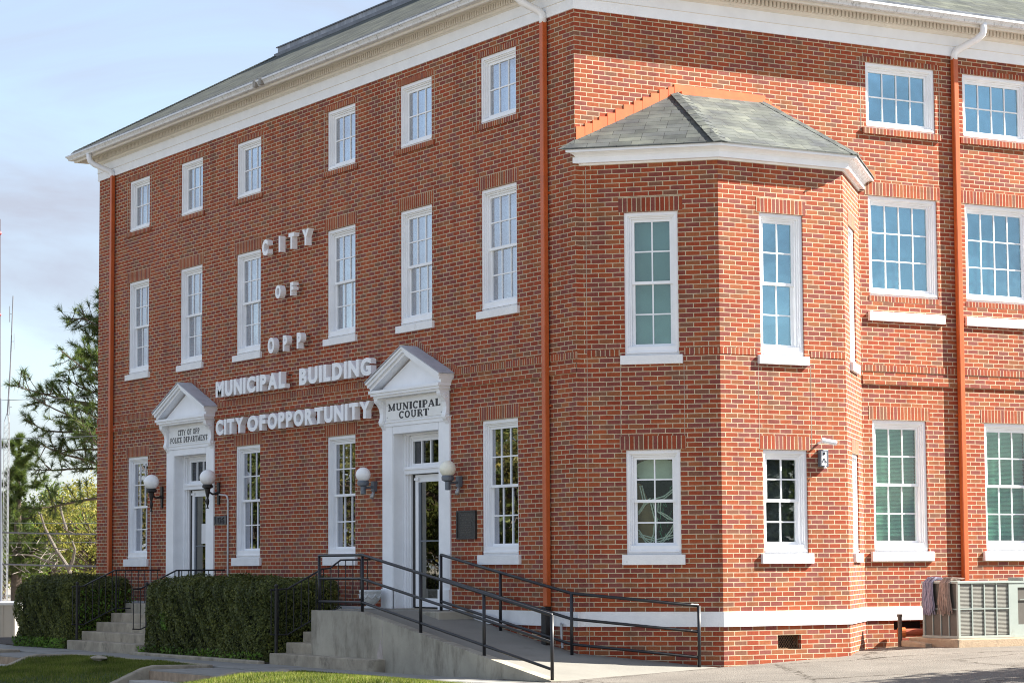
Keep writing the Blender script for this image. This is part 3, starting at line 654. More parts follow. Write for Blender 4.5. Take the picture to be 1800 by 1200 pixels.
# slab-serif capitals for the painted boards: strokes (x0,y0,x1,y1,width) in a 1x1 cell
def arcpts(cx, cy, rx, ry, a0, a1, n=9): return [(cx+rx*math.cos(R(a0+(a1-a0)*i/n)), cy+ry*math.sin(R(a0+(a1-a0)*i/n))) for i in range(n+1)]
TH, TN = .245, .115
def stem(x): return [([(x,0),(x,1)], TH), ([(x-.17,.04),(x+.17,.04)], TN), ([(x-.17,.96),(x+.17,.96)], TN)]
GL = {
 'I': (.36, stem(.18)),
 'L': (.66, stem(.2)+[([(.2,.05),(.62,.05)], .1), ([(.6,0),(.6,.28)], TN)]),
 'T': (.74, stem(.37)[:2]+[([(.03,.95),(.71,.95)], .1), ([(.05,1),(.05,.72)], TN), ([(.69,1),(.69,.72)], TN)]),
 'E': (.68, stem(.2)+[([(.2,.05),(.62,.05)], .1), ([(.2,.95),(.62,.95)], .1), ([(.2,.52),(.5,.52)], TN), ([(.61,0),(.61,.27)], TN), ([(.61,1),(.61,.75)], TN)]),
 'F': (.66, stem(.2)+[([(.2,.95),(.62,.95)], .1), ([(.2,.52),(.5,.52)], TN), ([(.6,1),(.6,.75)], TN)]),
 'P': (.70, stem(.2)+[([(.2,.95)]+arcpts(.4,.7,.22,.25,90,-90)+[(.2,.45)], .13)]),
 'R': (.78, stem(.2)+[([(.2,.95)]+arcpts(.4,.73,.2,.22,90,-90)+[(.2,.51)], .13), ([(.45,.5),(.66,.04)], .17), ([(.58,.04),(.8,.04)], TN)]),
 'D': (.76, stem(.2)+[([(.2,.95)]+arcpts(.36,.5,.28,.45,90,-90)+[(.2,.05)], .15)]),
 'O': (.76, [(arcpts(.38,.5,.27,.45,0,360,20), .17)]),
 'C': (.72, [(arcpts(.39,.5,.28,.45,48,312,16), .17), ([(.62,.98),(.62,.72)], TN)]),
 'U': (.82, [([(.19,1),(.19,.3)]+arcpts(.41,.3,.22,.25,180,360)+[(.63,.3),(.63,1)], .16), ([(.03,.96),(.35,.96)], TN), ([(.48,.96),(.79,.96)], TN)]),
 'N': (.84, [([(.17,0),(.17,1)], .11), ([(.12,1),(.68,0)], .19), ([(.67,0),(.67,1)], .11), ([(.02,.04),(.33,.04)], TN), ([(.52,.96),(.82,.96)], TN), ([(.0,.96),(.2,.96)], TN)]),
 'M': (.98, [([(.16,0),(.16,1)], .11), ([(.16,.98),(.48,.05)], .16), ([(.48,.05),(.8,.98)], .10), ([(.81,0),(.81,1)], .18), ([(.02,.04),(.32,.04)], TN), ([(.64,.04),(.97,.04)], TN), ([(.02,.96),(.2,.96)], TN), ([(.78,.96),(.97,.96)], TN)]),
 'A': (.82, [([(.12,.02),(.40,.98)], .10), ([(.40,.98),(.70,.02)], .19), ([(.22,.32),(.58,.32)], TN), ([(0,.04),(.26,.04)], TN), ([(.54,.04),(.84,.04)], TN)]),
 'Y': (.78, [([(.1,.97),(.38,.45)], .17), ([(.67,.97),(.38,.45)], .10), ([(.38,.48),(.38,0)], .18), ([(.22,.04),(.55,.04)], TN), ([(0,.96),(.26,.96)], TN), ([(.54,.96),(.78,.96)], TN)]),
 ' ': (.42, [])}
def serif_line(m, fr, txt, ac, aw, z0, h, b):
    tot = sum(GL[c][0] for c in txt)+.07*(len(txt)-1); k = aw/tot; x = ac-aw/2; i = 0
    for c in txt:
        w, st = GL[c]
        for pts, wd in st:
            for j in range(len(pts)-1):
                (xa, ya), (xb, yb) = pts[j], pts[j+1]
                d = V((xb-xa, yb-ya, 0)); n = V((-d.y, d.x, 0)).normalized()*wd*.58; e = d.normalized()*(.02 if len(pts) > 2 else 0); i += 1
                q = [(xa-e.x+n.x, ya-e.y+n.y), (xa-e.x-n.x, ya-e.y-n.y), (xb+e.x-n.x, yb+e.y-n.y), (xb+e.x+n.x, yb+e.y+n.y)]
                bb = b+.0006+.00012*(i % 9)
                m.add([fr.p(x+p*k, bb, z0+r*h) for p, r in q])
        x += (w+.07)*k
def board(fr, label, lines, c):
    t = thing('sign_board', label, 'sign', (c, 0, 3.05))
    m = MB(); fr.box(m, -.965, .965, .033, .052, 3.055, 3.34); pn = m.build('panel', plain('sign_white', (.82,.82,.80), .5, .04, 4) if c == DC[0] else bpy.data.materials['sign_white'], t)
    m = MB()
    for txt, w, z, h in lines: serif_line(m, fr, txt, 0, w, z, h, .052)
    m.build('lettering', INK, pn)
    m = MB()
    for x in (-.92,.92):
        for z in (3.10,3.30): m.tube([fr.p(x,.05,z), fr.p(x,.056,z)], .012, 8)
    m.build('screw', STEEL, pn)
board(frP, 'white board lettered CITY OF OPP POLICE DEPARTMENT above the farther door', [('CITY OF OPP', 1.05, 3.215, .105), ('POLICE DEPARTMENT', 1.80, 3.075, .105)], DC[0])
board(frC, 'white board lettered MUNICIPAL COURT above the door at the top of the ramp', [('MUNICIPAL', 1.78, 3.205, .115), ('COURT', 1.02, 3.07, .112)], DC[1])

t = thing('wall_plaque', 'dark bronze plaque on the brick wall beside the court door', 'plaque', (-3.23, 0, 1.09))
m = MB(); FRONT.box(m, -3.52, -2.94, 0, .022, 1.09, 1.515); FRONT.ring(m, -3.53, -2.93, 1.08, 1.525, .022, 0, .034); pq = m.build('plate', BRONZE, t)
m = MB()
for i in range(9):
    z = 1.45-.038*i; w = random.uniform(.16,.23)
    x = -3.23-w
    while x < -3.23+w: d = random.uniform(.02,.06); FRONT.box(m, x, min(x+d, -3.23+w), .022, .0255, z-.008, z+.008); x += d+.012
m.build('raised_text', plain('worn_bronze', (.05,.045,.04), .4, .2, 30), pq)
t = thing('house_number', 'weathered metal house number plate reading 106 right of the police door', 'number plate', (-12.6, 0, 1.45))
m = MB(); FRONT.box(m, -12.90, -12.33, 0, .02, 1.455, 1.62); pl_ = m.build('plate', plain('number_plate', (.10,.095,.09), .6, .3, 20), t)
m = MB(); 
def strokes(segs, x0, w):
    m = MB()
    for (xa,ya,xb,yb) in segs:
        p, q = FRONT.p(x0+xa*w,.024,1.475+ya*.125), FRONT.p(x0+xb*w,.024,1.475+yb*.125); m.tube([p,q], .013, 5)
    m.build('digit', INK, pl_)
strokes([(.5,0,.5,1),(.5,1,.2,.8)], -12.86, .14); strokes([(.1,.1,.1,.9),(.1,.9,.9,.9),(.9,.9,.9,.1),(.9,.1,.1,.1)], -12.69, .12); strokes([(.85,.9,.2,.75),(.2,.75,.15,.1),(.15,.1,.85,.1),(.85,.1,.85,.5),(.85,.5,.15,.5)], -12.52, .12)
m = MB(); frP.box(m, -.12, .16, -.284, -.281, 1.12, 1.5); nt_ = m.build('paper_notice', PAPER, None, base=(DC[0]+.02, .283, 1.12)); tag(nt_, 'white paper notice taped inside the police door glass', 'notice')

# ------------------------------------------------------------------ globe lamps
def lamp(label, x, z, r, ornate, mat):
    t = thing('globe_lamp', label, 'lamp', (x, 0, z-.2), 'globe lamps beside the doors')
    yg = -.24; zc = z
    m = MB(); m.sphere((x, yg, zc), r, 32, 20); m.build('globe', mat, t, smooth=True)
    M_ = IRON if ornate else ALU
    m = MB()
    if ornate:
        m.lathe((x,yg,zc-r-.03), [(.03,-.40),(.012,-.36),(.03,-.30),(.035,-.26),(.02,-.2),(.04,-.12),(.05,-.06),(.055,-.03),(.10,-.01),(.105,.02),(.09,.05),(.06,.06)], 14); m.build('cup', M_, t)
        m = MB(); m.tube([(x,yg,zc-r-.16),(x,yg+.05,zc-r-.13),(x,yg+.10,zc-r-.16),(x,yg+.16,zc-r-.15),(x,-.03,zc-r-.13)], [.02,.018,.02,.022,.03], 8); m.build('arm', M_, t)
        m = MB(); m.lathe((x,0,zc-r-.14), [(.05,-.001),(.05,-.02),(.03,-.045)], 12, 'y')
        m.hexa([(x-.035,-.03,zc-r-.36),(x+.035,-.03,zc-r-.36),(x+.035,-.001,zc-r-.36),(x-.035,-.001,zc-r-.36),(x-.05,-.035,zc-r+.06),(x+.05,-.035,zc-r+.06),(x+.05,-.001,zc-r+.06),(x-.05,-.001,zc-r+.06)]); m.build('back_plate', M_, t)
    else:
        m.lathe((x,yg,zc-r), [(.035,-.2),(.045,-.19),(.045,-.07),(.095,-.05),(.10,.0),(.085,.03)], 16); m.build('cup', M_, t)
        m = MB(); m.tube([(x,yg+.04,zc-r-.09),(x,-.04,zc-r-.075)], .022, 8); m.build('arm', M_, t)
        m = MB(); m.box(x-.05,x+.05,-.075,-.001,zc-r-.15,zc-r+.02); m.build('back_plate', M_, t, bevel=.008)
        m = MB(); m.tube([(x+.02,-.05,zc-r-.15),(x+.03,-.08,zc-r-.22),(x+.01,-.09,zc-r-.27)], [.02,.035,.03], 8); m.build('photocell', STEEL, t, smooth=True)
lamp('white globe lamp on a black iron arm left of the police door', -15.42, 2.34, .15, True, GLOBE)
lamp('white globe lamp on a black iron arm right of the police door', -12.68, 2.34, .15, True, GLOBE)
lamp('white globe lamp on a grey metal arm left of the court door', -6.30, 2.18, .125, False, GLOBE)
lamp('cream tinted globe lamp on a grey metal arm right of the court door', -3.42, 2.175, .13, False, GLOBE2)
m = MB(); m.tube([(-15.98,-.02,-.1),(-15.98,-.02,2.05)], .014, 6); tag(m.build('conduit', STEEL, None, base=(-15.98,0,0)), 'straight grey conduit running up to the lamp left of the police door', 'conduit')
m = MB(); m.tube([(-12.24,-.02,-.1),(-12.24,-.02,1.9),(-12.27,-.02,1.97),(-12.33,-.02,2.0),(-12.64,-.02,2.02)], .017, 6); tag(m.build('conduit', plain('white_conduit', (.6,.6,.6), .5), None, base=(-12.24,0,0)), 'white conduit bending over to the lamp right of the police door', 'conduit')

# ------------------------------------------------------------------ steps, ramp
def steps(label, c, x0, x1, cut=None):
    t = thing('concrete_steps', label, 'steps', ((x0+x1)/2, -.9, -.95))
    tops = [-.722, -.555, -.386, -.214, -.03]
    for k, z in enumerate(tops):
        y = -1.85+.30*k; y1 = -1.85+.30*(k+1)+.03 if k < 4 else -.045
        zb = -1.1 if k == 0 else tops[k-1]-.06
        m = MB()
        if k == 0:     # bottom tread with a rounded right end
            poly = [(x0,y1),(x0,y)]+[(x1-.14+.14*math.sin(R(a)), y+.14-.14*math.cos(R(a))) for a in range(0,91,15)]+[(x1,y1)]
        else: poly = [(x0,y1),(x0,y),(x1-.05,y),(x1-.05,y1)]
        m.prism([V((a,b,zb)) for a, b in poly], V((0,0,z-zb)))
        m.build('step' if k < 4 else 'landing', CONC2 if k < 4 else CONC, t, bevel=.014)
steps('worn concrete steps between the hedges up to the police door', DC[0], -15.72, -12.15)
steps('chipped concrete steps half covered by the ramp at the court door', DC[1], -6.5, -2.93)

def rampz(x): return -.02 if x <= -3.8 else -.02-.1505*(x+3.8)
t = thing('wheelchair_ramp', 'sloped concrete access ramp with a bare side wall along the front', 'ramp', (-1.8, -.8, -.95))
m = MB(); Yw = -1.6
xs = [-5.46, -3.8, -2.8, -1.8, -.8, 0, .9, 1.85]
prof = [V((x, Yw, rampz(x))) for x in xs]+[V((1.85,Yw,-1.3)), V((-5.46,Yw,-1.3))]
m.prism(prof, V((0,.16,0))); m.build('side_wall', CONC, t)
m = MB()
top = [(x, rampz(x)) for x in xs if x <= 0]
for i in range(len(top)-1):
    (xa,za),(xb,zb) = top[i], top[i+1]
    m.hexa([(xa,Yw+.16,za-.12),(xb,Yw+.16,zb-.12),(xb,-.032,zb-.12),(xa,-.032,za-.12),(xa,Yw+.16,za-.003),(xb,Yw+.16,zb-.003),(xb,-.032,zb-.003),(xa,-.032,za-.003)])
pts = [(0,Yw+.16),(.9,Yw+.16),(1.85,Yw+.16),(2.1,-.4),(1.95,1.2),(1.50,1.50),(.04,.06),(0,-.032)]
m.prism([V((x,y,rampz(x)-.003-.14+(.02*max(0,y) if y>0 else 0))) for x,y in pts], V((0,0,.14)))
m.build('slab', RAMPTOP, t)
m = MB()
for x in (-3.02,): 
    m.box(x-.005, x+.005, Yw-.002, Yw+.05, -.9, rampz(x)-.05)
m.prism([V((-3.07,Yw-.004,-.42)),V((-2.98,Yw-.004,-.80)),V((-3.12,Yw-.004,-.84)),V((-3.2,Yw-.004,-.66))], V((0,.02,0)))
m.build('patched_crack', plain('pale_patch', (.42,.36,.32), .9, .15, 8), t)

def railing(label, posts, hs=(.14,.50,.865), r=.021, extra_start=None):
    t = thing('ramp_railing', label, 'railing', posts[0], 'black pipe railings on the ramp')
    for p in posts:
        m = MB(); m.tube([V(p)+V((0,0,-.06)), V(p)+V((0,0,hs[-1]+.0))], r*1.15, 10); m.build('post', BLACK, t, smooth=True)
    for h in hs:
        m = MB()
        m.tube([V(p)+V((0,0,h)) for p in posts], r if h != hs[-1] else r*1.1, 10); m.build('rail', BLACK, t, smooth=True)
yr = Yw+.06
railing('black pipe railing along the outer edge of the ramp', [(-5.30,yr,-.02),(-3.80,yr,-.02),(-1.92,yr,rampz(-1.92)),(-.05,yr,rampz(-.05)),(1.78,yr,rampz(1.78))])
railing('black pipe railing beside the brick wall on the inner edge of the ramp', [(-3.79,-.16,-.02),(-1.95,-.16,rampz(-1.95)),(.07,-.16,-.595),(1.33,1.18,-.775)])

def iron_rail(label, x, path, newel, wall_y=-.05):
    """path: (y, z) of the top rail from the newel to the wall; balusters hang below it"""
    t = thing('iron_railing', label, 'railing', (x, newel[0], newel[1]), 'black iron step railings')
    m = MB(); m.tube([(x,y,z) for y,z in path], .016, 6); m.build('top_rail', BLACK, t)
    low = [(y, z-.74 if i else z-.72) for i, (y,z) in enumerate(path)]
    m = MB(); m.tube([(x,y,z) for y,z in low], .012, 6); m.build('bottom_rail', BLACK, t)
    m = MB(); m.tube([(x,newel[0],newel[1]),(x,newel[0],newel[2])], .026, 8); m.lathe((x,newel[0],newel[2]), [(.02,-.005),(.032,.012),(.034,.03),(.022,.05),(.004,.062)], 10); m.build('newel_post', IRON, t)
    def zat(y):
        for (a,za),(b,zb) in zip(path, path[1:]):
            if a <= y <= b: return za+(zb-za)*(y-a)/(b-a)
        return path[-1][1]
    y = path[0][0]+.02
    while y < wall_y:
        if abs(y-newel[0]) > .04:
            m = MB(); m.tube([(x,y,zat(y)-.735),(x,y,zat(y)-.005)], .0085, 6); m.build('baluster', BLACK, t)
        y += .135
    m = MB(); m.tube([(x,-.95,-.2),(x,-.95,zat(-.95)-.01)], .016, 6); m.build('mid_post', BLACK, t)
iron_rail('black iron railing left of the police steps against the farther hedge', -15.45, [(-1.86,.305),(-1.62,.315),(-.98,.615),(-.03,.615)], (-1.75,-.70,.345))
iron_rail('black iron railing right of the police steps half hidden by the nearer hedge', -12.35, [(-1.86,.275),(-1.70,.285),(-1.0,.612),(-.03,.612)], (-1.58,-.70,.345))
iron_rail('black iron railing with a stepped top rail left of the court steps', -6.45, [(-1.86,.295),(-1.55,.31),(-.92,.63),(-.78,.64),(-.58,.775),(-.03,.78)], (-1.75,-.72,.335))

t = thing('planter', 'small white garland carved urn left of the court door', 'planter', (-5.93,-.30,-.02))
m = MB(); m.lathe((-5.93,-.30,-.018), [(.10,0),(.105,.025),(.07,.045),(.065,.06),(.10,.085),(.15,.14),(.175,.21),(.178,.26),(.185,.265),(.185,.30),(.165,.302),(.15,.26)], 28); m.build('bowl', plain('urn_plaster', (.60,.61,.60), .7, .1, 14, bump=.5, dirt=((.33,.33,.32), .58, 18)), t, smooth=True)
m = MB()
for k in range(9):
    a = 2*math.pi*k/9
    pp = []
    for q in range(7):
        aa = a+(2*math.pi/9)*q/6; zz = .225-.055*math.sin(math.pi*q/6); rr = .178
        pp.append((-5.93+rr*math.cos(aa), -.30+rr*math.sin(aa), -.018+zz))
    m.tube(pp, .011, 5); m.sphere(pp[0], .017, 8, 6)
m.build('garland', bpy.data.materials['urn_plaster'], t)
m = MB(); m.tube([(-.42,-.03,-.20),(-.36,-.07,-.17),(-.33,-.09,-.19),(-.31,-.095,-.40),(-.28,-.10,-.52)], .018, 8); tag(m.build('hose_bib', STEEL, None, base=(-.35,0,-.5)), 'bent grey pipe standing at the brick wall beside the front downpipe', 'pipe')

# ------------------------------------------------------------------ security camera, box
t = thing('security_camera', 'white bullet camera on the sunlit face of the bay', 'camera', (1.44,3.33,2.40))
m = MB(); m.tube([(1.436,3.27,2.43),(1.52,3.27,2.44),(1.56,3.29,2.45)], .018, 8); m.build('bracket', WHITE, t)
m = MB(); m.tube([(1.55,3.24,2.465),(1.60,3.47,2.425)], .038, 14); m.build('housing', WHITE, t, smooth=False)
t = thing('intercom_box', 'small grey box with a white faceplate below the security camera', 'intercom', (1.44,3.32,2.06))
m = MB(); BAYF.box(m, 1.72, 1.87, 0, .07, 2.08, 2.33); m.build('case', ALU, t, bevel=.008)
m = MB(); BAYF.box(m, 1.735, 1.82, .071, .082, 2.10, 2.31); m.sphere((1.535,3.31,2.07), .02, 8, 6); fp = m.build('faceplate', WHITE, t)
m = MB(); m.tube([(1.519,3.305,2.27),(1.524,3.305,2.27)], .02, 10); m.tube([(1.522,3.27,2.14),(1.522,3.305,2.21),(1.522,3.345,2.14)], .006, 5); m.build('keyhole_mark', INK, fp)

# ------------------------------------------------------------------ air conditioner
t = thing('air_conditioner', 'large pale green outdoor air conditioning unit by the wall', 'air conditioner', (1.1,7.0,-.47))
ax0, ax1, ay0, ay1, az0, az1 = .62, 1.45, 5.85, 8.35, -.462, .392
m = MB(); m.box(ax0+.02, ax1-.02, ay0+.02, ay1-.02, az0+.02, az1-.03); m.build('coil', ACF, t)
m = MB(); m.box(ax0-.01,ax1+.01,ay0-.01,ay1+.01,az1-.03,az1); m.box(ax0-.006,ax1+.006,ay0-.006,ay1+.006,az0,az0+.035)
for (x,y) in ((ax0,ay0),(ax1-.04,ay0),(ax1-.04,ay1-.04)): m.box(x,x+.04,y,y+.04,az0+.035,az1-.03)
m.box(ax1-.03,ax1,6.86,7.04,az0+.035,az1-.03); m.box(ax1-.03,ax1,7.44,7.60,az0+.035,az1-.03); m.box(ax1-.03,ax1,7.04,7.44,az0+.035,az0+.19); m.box(ax1-.03,ax1,7.04,7.44,az1-.10,az1-.03)
m.box(ax1-.028,ax1+.004,7.62,8.3,az0+.04,az1-.05)
AC_ = m.build('cabinet', ACM, t)
m = MB()
for k in range(1,4):
    x = ax0+.04+(ax1-ax0-.08)*k/4; m.box(x-.008,x+.008,ay0+.002,ay0+.016,az0+.035,az1-.03)
z = az0+.43; m.box(ax0+.04,ax1-.04,ay0+.001,ay0+.014,z,z+.016)
for k in range(1,4):
    y = ay0+.04+.97*k/4; m.box(ax1-.016,ax1-.002,y-.009,y+.009,az0+.035,az1-.03)
m.box(ax1-.014,ax1-.001,ay0+.04,6.86,z,z+.018)
m.box(ax1-.016,ax1-.002,7.235,7.25,az0+.19,az1-.10); m.box(ax1-.012,ax1+.001,7.08,7.23,.10,.11)
m.build('guard_bars', ACM, t)
m = MB(); zz = az0+.06
while zz < az1-.05: 
    m.box(ax1-.022,ax1-.017,ay0+.042,6.858,zz,zz+.006); zz += .02
m.build('fins', plain('fin_metal', (.50,.50,.44), .5, .1, 20, metal=.3), t)
m = MB(); m.box(ax0+.06,ax0+.20,ay0-.004,ay0+.001,-.10,.0); m.build('rating_label', PAPER, t)
m = MB(); m.box(1.0,1.35,7.25,8.2,az1+.001,az1+.05); m.build('top_box', ACM, t)
m = MB(); m.box(.42,1.58,5.72,8.6,-.75,-.466); pad = m.build('concrete_pad', plain('pad_concrete', (.40,.30,.20), .92, .2, 4, bump=.7, dirt=((.22,.16,.11), .55, 4)), None, base=(1.0,7.1,-.6), bevel=.02); tag(pad, 'stained concrete pad under the air conditioning unit', 'slab')
def mop(label, x, col):
    t = thing('mop_head', label, 'mop', (x, ay0-.03, az1), 'mop heads drying on the air conditioner')
    m = MB(); rnd = random.Random(int(x*100))
    for k in range(90):
        xx = x+rnd.uniform(-.10,.10); back = rnd.uniform(.0,.28); ln = rnd.uniform(.34,.52); dx = rnd.uniform(-.03,.03); o = rnd.uniform(.012,.05); lift = rnd.uniform(.012,.05)
        m.tube([(xx-dx,ay0+back,az1+lift),(xx,ay0+.03,az1+lift+.015),(xx,ay0-o,az1-.02),(xx+dx,ay0-o-.012,az1-ln*.5),(xx+dx*2.2+rnd.uniform(-.012,.012),ay0-o+rnd.uniform(-.02,.01),az1-ln)], .008, 4, False)
    m.build('strands', plain('mop_'+label.split()[0], col, .95, .2, 25), t)
mop('grey violet string mop head hanging on the unit corner nearest the bay', .80, (.27,.25,.32)); mop('beige brown string mop head drying on the near corner of the unit', 1.19, (.30,.22,.18))
m = MB(); m.tube([(.35,5.62,-.62),(.35,5.62,-.13)], .033, 10); m.tube([(.35,5.62,-.15),(.35,5.62,-.11)], .042, 10); tag(m.build('vent_pipe', plain('rusty_pipe', (.10,.07,.05), .7, .4, 15), None, base=(.35,5.62,-.62)), 'short rusty upright pipe at the corner beside the bay', 'pipe')
t = thing('drain_pipe', 'orange red drain pipe lying at the wall vent left of the air conditioner', 'pipe', (.3,6.1,-.5))
m = MB(); m.tube([(.18,5.86,-.40),(.50,6.60,-.40)], .062, 12); m.build('pipe', plain('red_pipe', (.40,.09,.04), .5, .15, 8), t)
m = MB(); m.tube([(.13,5.76,-.40),(.18,5.86,-.40)], .082, 14); m.build('collar', plain('orange_collar', (.62,.15,.03), .5, .1, 8), t)
def block(label, p, q):
    p, q = V(p), V(q); d = (q-p).normalized(); s_ = V((-d.y,d.x,0)).normalized()*.065; u = V((0,0,.095))
    m = MB(); m.hexa([p-s_, q-s_, q+s_, p+s_, p-s_+u, q-s_+u, q+s_+u, p+s_+u]); tag(m.build('concrete_block', CONC2 if 'tan' not in label else plain('tan_block', (.40,.30,.20), .9, .2, 8, bump=.4), None, base=p, bevel=.015), label, 'block', 'loose blocks left of the air conditioner')
block('tan concrete block lying nearest the brick bay', (.45,5.62,-.60), (1.05,5.60,-.635)); block('grey concrete block lying against the stained pad', (.5,5.95,-.6), (1.25,5.83,-.63))

# ------------------------------------------------------------------ ground
def gz(x, y):
    z = -.825+.040*y
    z = max(-1.0, min(-.60, z))
    if x < 2:                             # the front yard lies a little lower
        k = min(1, (2-x)/2.5) if y < 0 else min(1, (2-x)/2.5)*max(0, 1-y/4)
        z = z*(1-k)+(-.90)*k
    return z
def grid(name, xs, ys, zf, mat, kind='structure', dz=0):
    m = MB(); m.keep = True; nx, ny = len(xs), len(ys)
    m.v = [V((x, y, zf(x,y)+dz)) for y in ys for x in xs]
    m.f = [(j*nx+i, j*nx+i+1, (j+1)*nx+i+1, (j+1)*nx+i) for j in range(ny-1) for i in range(nx-1)]
    o = m.build(name, mat, None, base=(0,0,0), smooth=True); o['kind'] = kind; return o
def lin(a, b, n): return [a+(b-a)*i/n for i in range(n+1)]
def lawnz(x, y):
    e = -2.95
    if y > e: return -.905
    d = e-y; wav = .02*math.sin(x*.9)*min(1, d)+.012*math.sin(x*2.3+y*1.7)
    if x > -5:                             # a low mound beside the ramp, lying in the sun
        fx = max(0, min(1, (x+2.6)/2.2)); fx = fx*fx*(3-2*fx)
        return -.905+.12*min(1, d/1.4)*fx-.06*d*(1-fx)-.13*max(0, d-2.0)*fx+wav*.4
    z = -.905-.058*d-.02*max(0, d-3)+wav
    for xe, sg, ys_ in ((-6.53, 1, -3.98), (-12.35, -1, -3.75), (-15.6, 1, -3.75)):   # grass falls away beside the cheek walls
        dist = (xe-x)*sg
        if 0 <= dist < 1.6:
            w = 1-dist/1.6; w = w*w*(3-2*w); ck = -.905-.42*max(0, ys_-.1-y)-.02
            z = z*(1-w)+min(z, ck)*w
    return z
def groundz(x, y):
    z = gz(x, y)
    if x < 3.2 and y < -2.0:
        z2 = max(-2.6, lawnz(x, y))-.16; k = min(1, max(0, (3.2-x)/.6)); z = z*(1-k)+z2*k
    if x < 0.2 and x > -22 and y > -1.9 and y < 17: z -= .06
    if x < -22: z = -1.15
    return z
xs = [-600,-300,-150,-80,-50,-35,-25]+lin(-22,8,60)+[9,10,12,15,20,25,31,40,60,100,200,400]
ys = [-400,-200,-100,-60,-40,-30,-24]+lin(-18,12,60)+[14,17,20,30,50,80,150,300,600]
def asphalt_mat():
    m, nt, b, o = new_mat('weathered_asphalt'); L = nt.links
    tcn = N(nt, 'ShaderNodeTexCoord')
    n1 = N(nt, 'ShaderNodeTexNoise', Scale=.9, Detail=8, Roughness=.65); L.new(tcn.outputs['Object'], n1.inputs['Vector']); r1 = ramp(nt, [(.3, (.135,.122,.106)), (.7, (.205,.186,.162))]); L.new(n1.outputs['Fac'], r1.inputs['Fac'])
    n2 = N(nt, 'ShaderNodeTexVoronoi', Scale=75); L.new(tcn.outputs['Object'], n2.inputs['Vector']); r2 = ramp(nt, [(.0, (.45,.45,.45)), (.5, (1.2,1.19,1.17))]); L.new(n2.outputs['Distance'], r2.inputs['Fac'])
    n3 = N(nt, 'ShaderNodeTexNoise', Scale=3.4, Detail=9, Roughness=.75); mpn = N(nt, 'ShaderNodeMapping'); mpn.inputs['Scale'].default_value = (1.6,.45,1); mpn.inputs['Rotation'].default_value = (0,0,R(-20)); L.new(tcn.outputs['Object'], mpn.inputs['Vector']); L.new(mpn.outputs[0], n3.inputs['Vector'])
    r3 = ramp(nt, [(.58, (0,0,0)), (.74, (1,1,1))]); L.new(n3.outputs['Fac'], r3.inputs['Fac'])
    c = mixc(nt, 1.0, r1.outputs['Color'], r2.outputs['Color'], 'MULTIPLY'); c = mixc(nt, r3.outputs['Color'], c, (.095,.083,.073))
    n7 = N(nt, 'ShaderNodeTexNoise', Scale=1.7, Detail=6, Roughness=.7); L.new(tcn.outputs['Object'], n7.inputs['Vector'])
    v7 = N(nt, 'ShaderNodeVectorMath', operation='MULTIPLY_ADD'); v7.inputs[1].default_value = (.9,.9,0); L.new(n7.outputs['Color'], v7.inputs[0]); L.new(tcn.outputs['Object'], v7.inputs[2])
    k7 = N(nt, 'ShaderNodeTexVoronoi', Scale=.42, feature='DISTANCE_TO_EDGE'); L.new(v7.outputs[0], k7.inputs['Vector']); r7 = ramp(nt, [(.0, (.30,.28,.26)), (.006, (.45,.43,.4)), (.012, (1,1,1))]); L.new(k7.outputs['Distance'], r7.inputs['Fac'])
    c = mixc(nt, 1.0, c, r7.outputs['Color'], 'MULTIPLY')
    L.new(c, b.inputs['Base Color']); b.inputs['Roughness'].default_value = .93; b.inputs['Specular IOR Level'].default_value = .2
    bp = N(nt, 'ShaderNodeBump', Strength=.7, Distance=.012); L.new(n2.outputs['Distance'], bp.inputs['Height']); L.new(bp.outputs[0], b.inputs['Normal'])
    return m
grid('ground', xs, ys, groundz, plain('far_ground', (.235,.215,.185), .95, .3, .15))
def lotz(x, y): return gz(x, y) if x > 2 else groundz(x, y)
grid('parking_lot', lin(-.6, 14, 40), lin(-9, 17, 60), lambda x, y: groundz(x, y)+.006, asphalt_mat())
# front walk, curbs
m = MB(); 
for i, x in enumerate(lin(-24, -.6, 15)[:-1]):
    w = 23.4/15; m.box(x+.004, x+w-.004, -2.86, -1.80, -1.05, -.905+.004*((i*7) % 3))
m.prism([V((-.594,-2.86,-1.05)),V((1.3,-2.35,-1.05)),V((1.95,-1.64,-1.05)),V((-.594,-1.64,-1.05))], V((0,0,.152)))
for i in range(3): m.box(-24+1.56*i, -24+1.56*(i+1)-.008, -1.79, -.6, -1.05, -.93)
sw = m.build('sidewalk', SIDEW, None, base=(0,0,0), bevel=.01); sw['kind'] = 'structure'
m = MB(); m.box(-12.4, -6.55, -3.0, -2.864, -1.15, -.868); m.box(-20.5,-15.6,-3.0,-2.864,-1.15,-.88)
cb = m.build('lawn_curb', CONC2, None, base=(0,0,0), bevel=.03); cb['kind'] = 'structure'
m = MB(); m.box(-12.1, -6.55, -2.02, -1.9, -1.1, -.845); bc_ = m.build('bed_curb', CONC2, None, base=(0,0,0), bevel=.02); bc_['kind'] = 'structure'
m = MB(); m.box(-24,-15.9,-1.82,-.02,-1.05,-.885); m.box(-12.0,-6.6,-1.89,-.02,-1.05,-.885); sb = m.build('planting_soil', plain('soil', (.05,.037,.026), .95, .3, 6, bump=.8), None, base=(0,0,0)); sb['kind'] = 'structure'
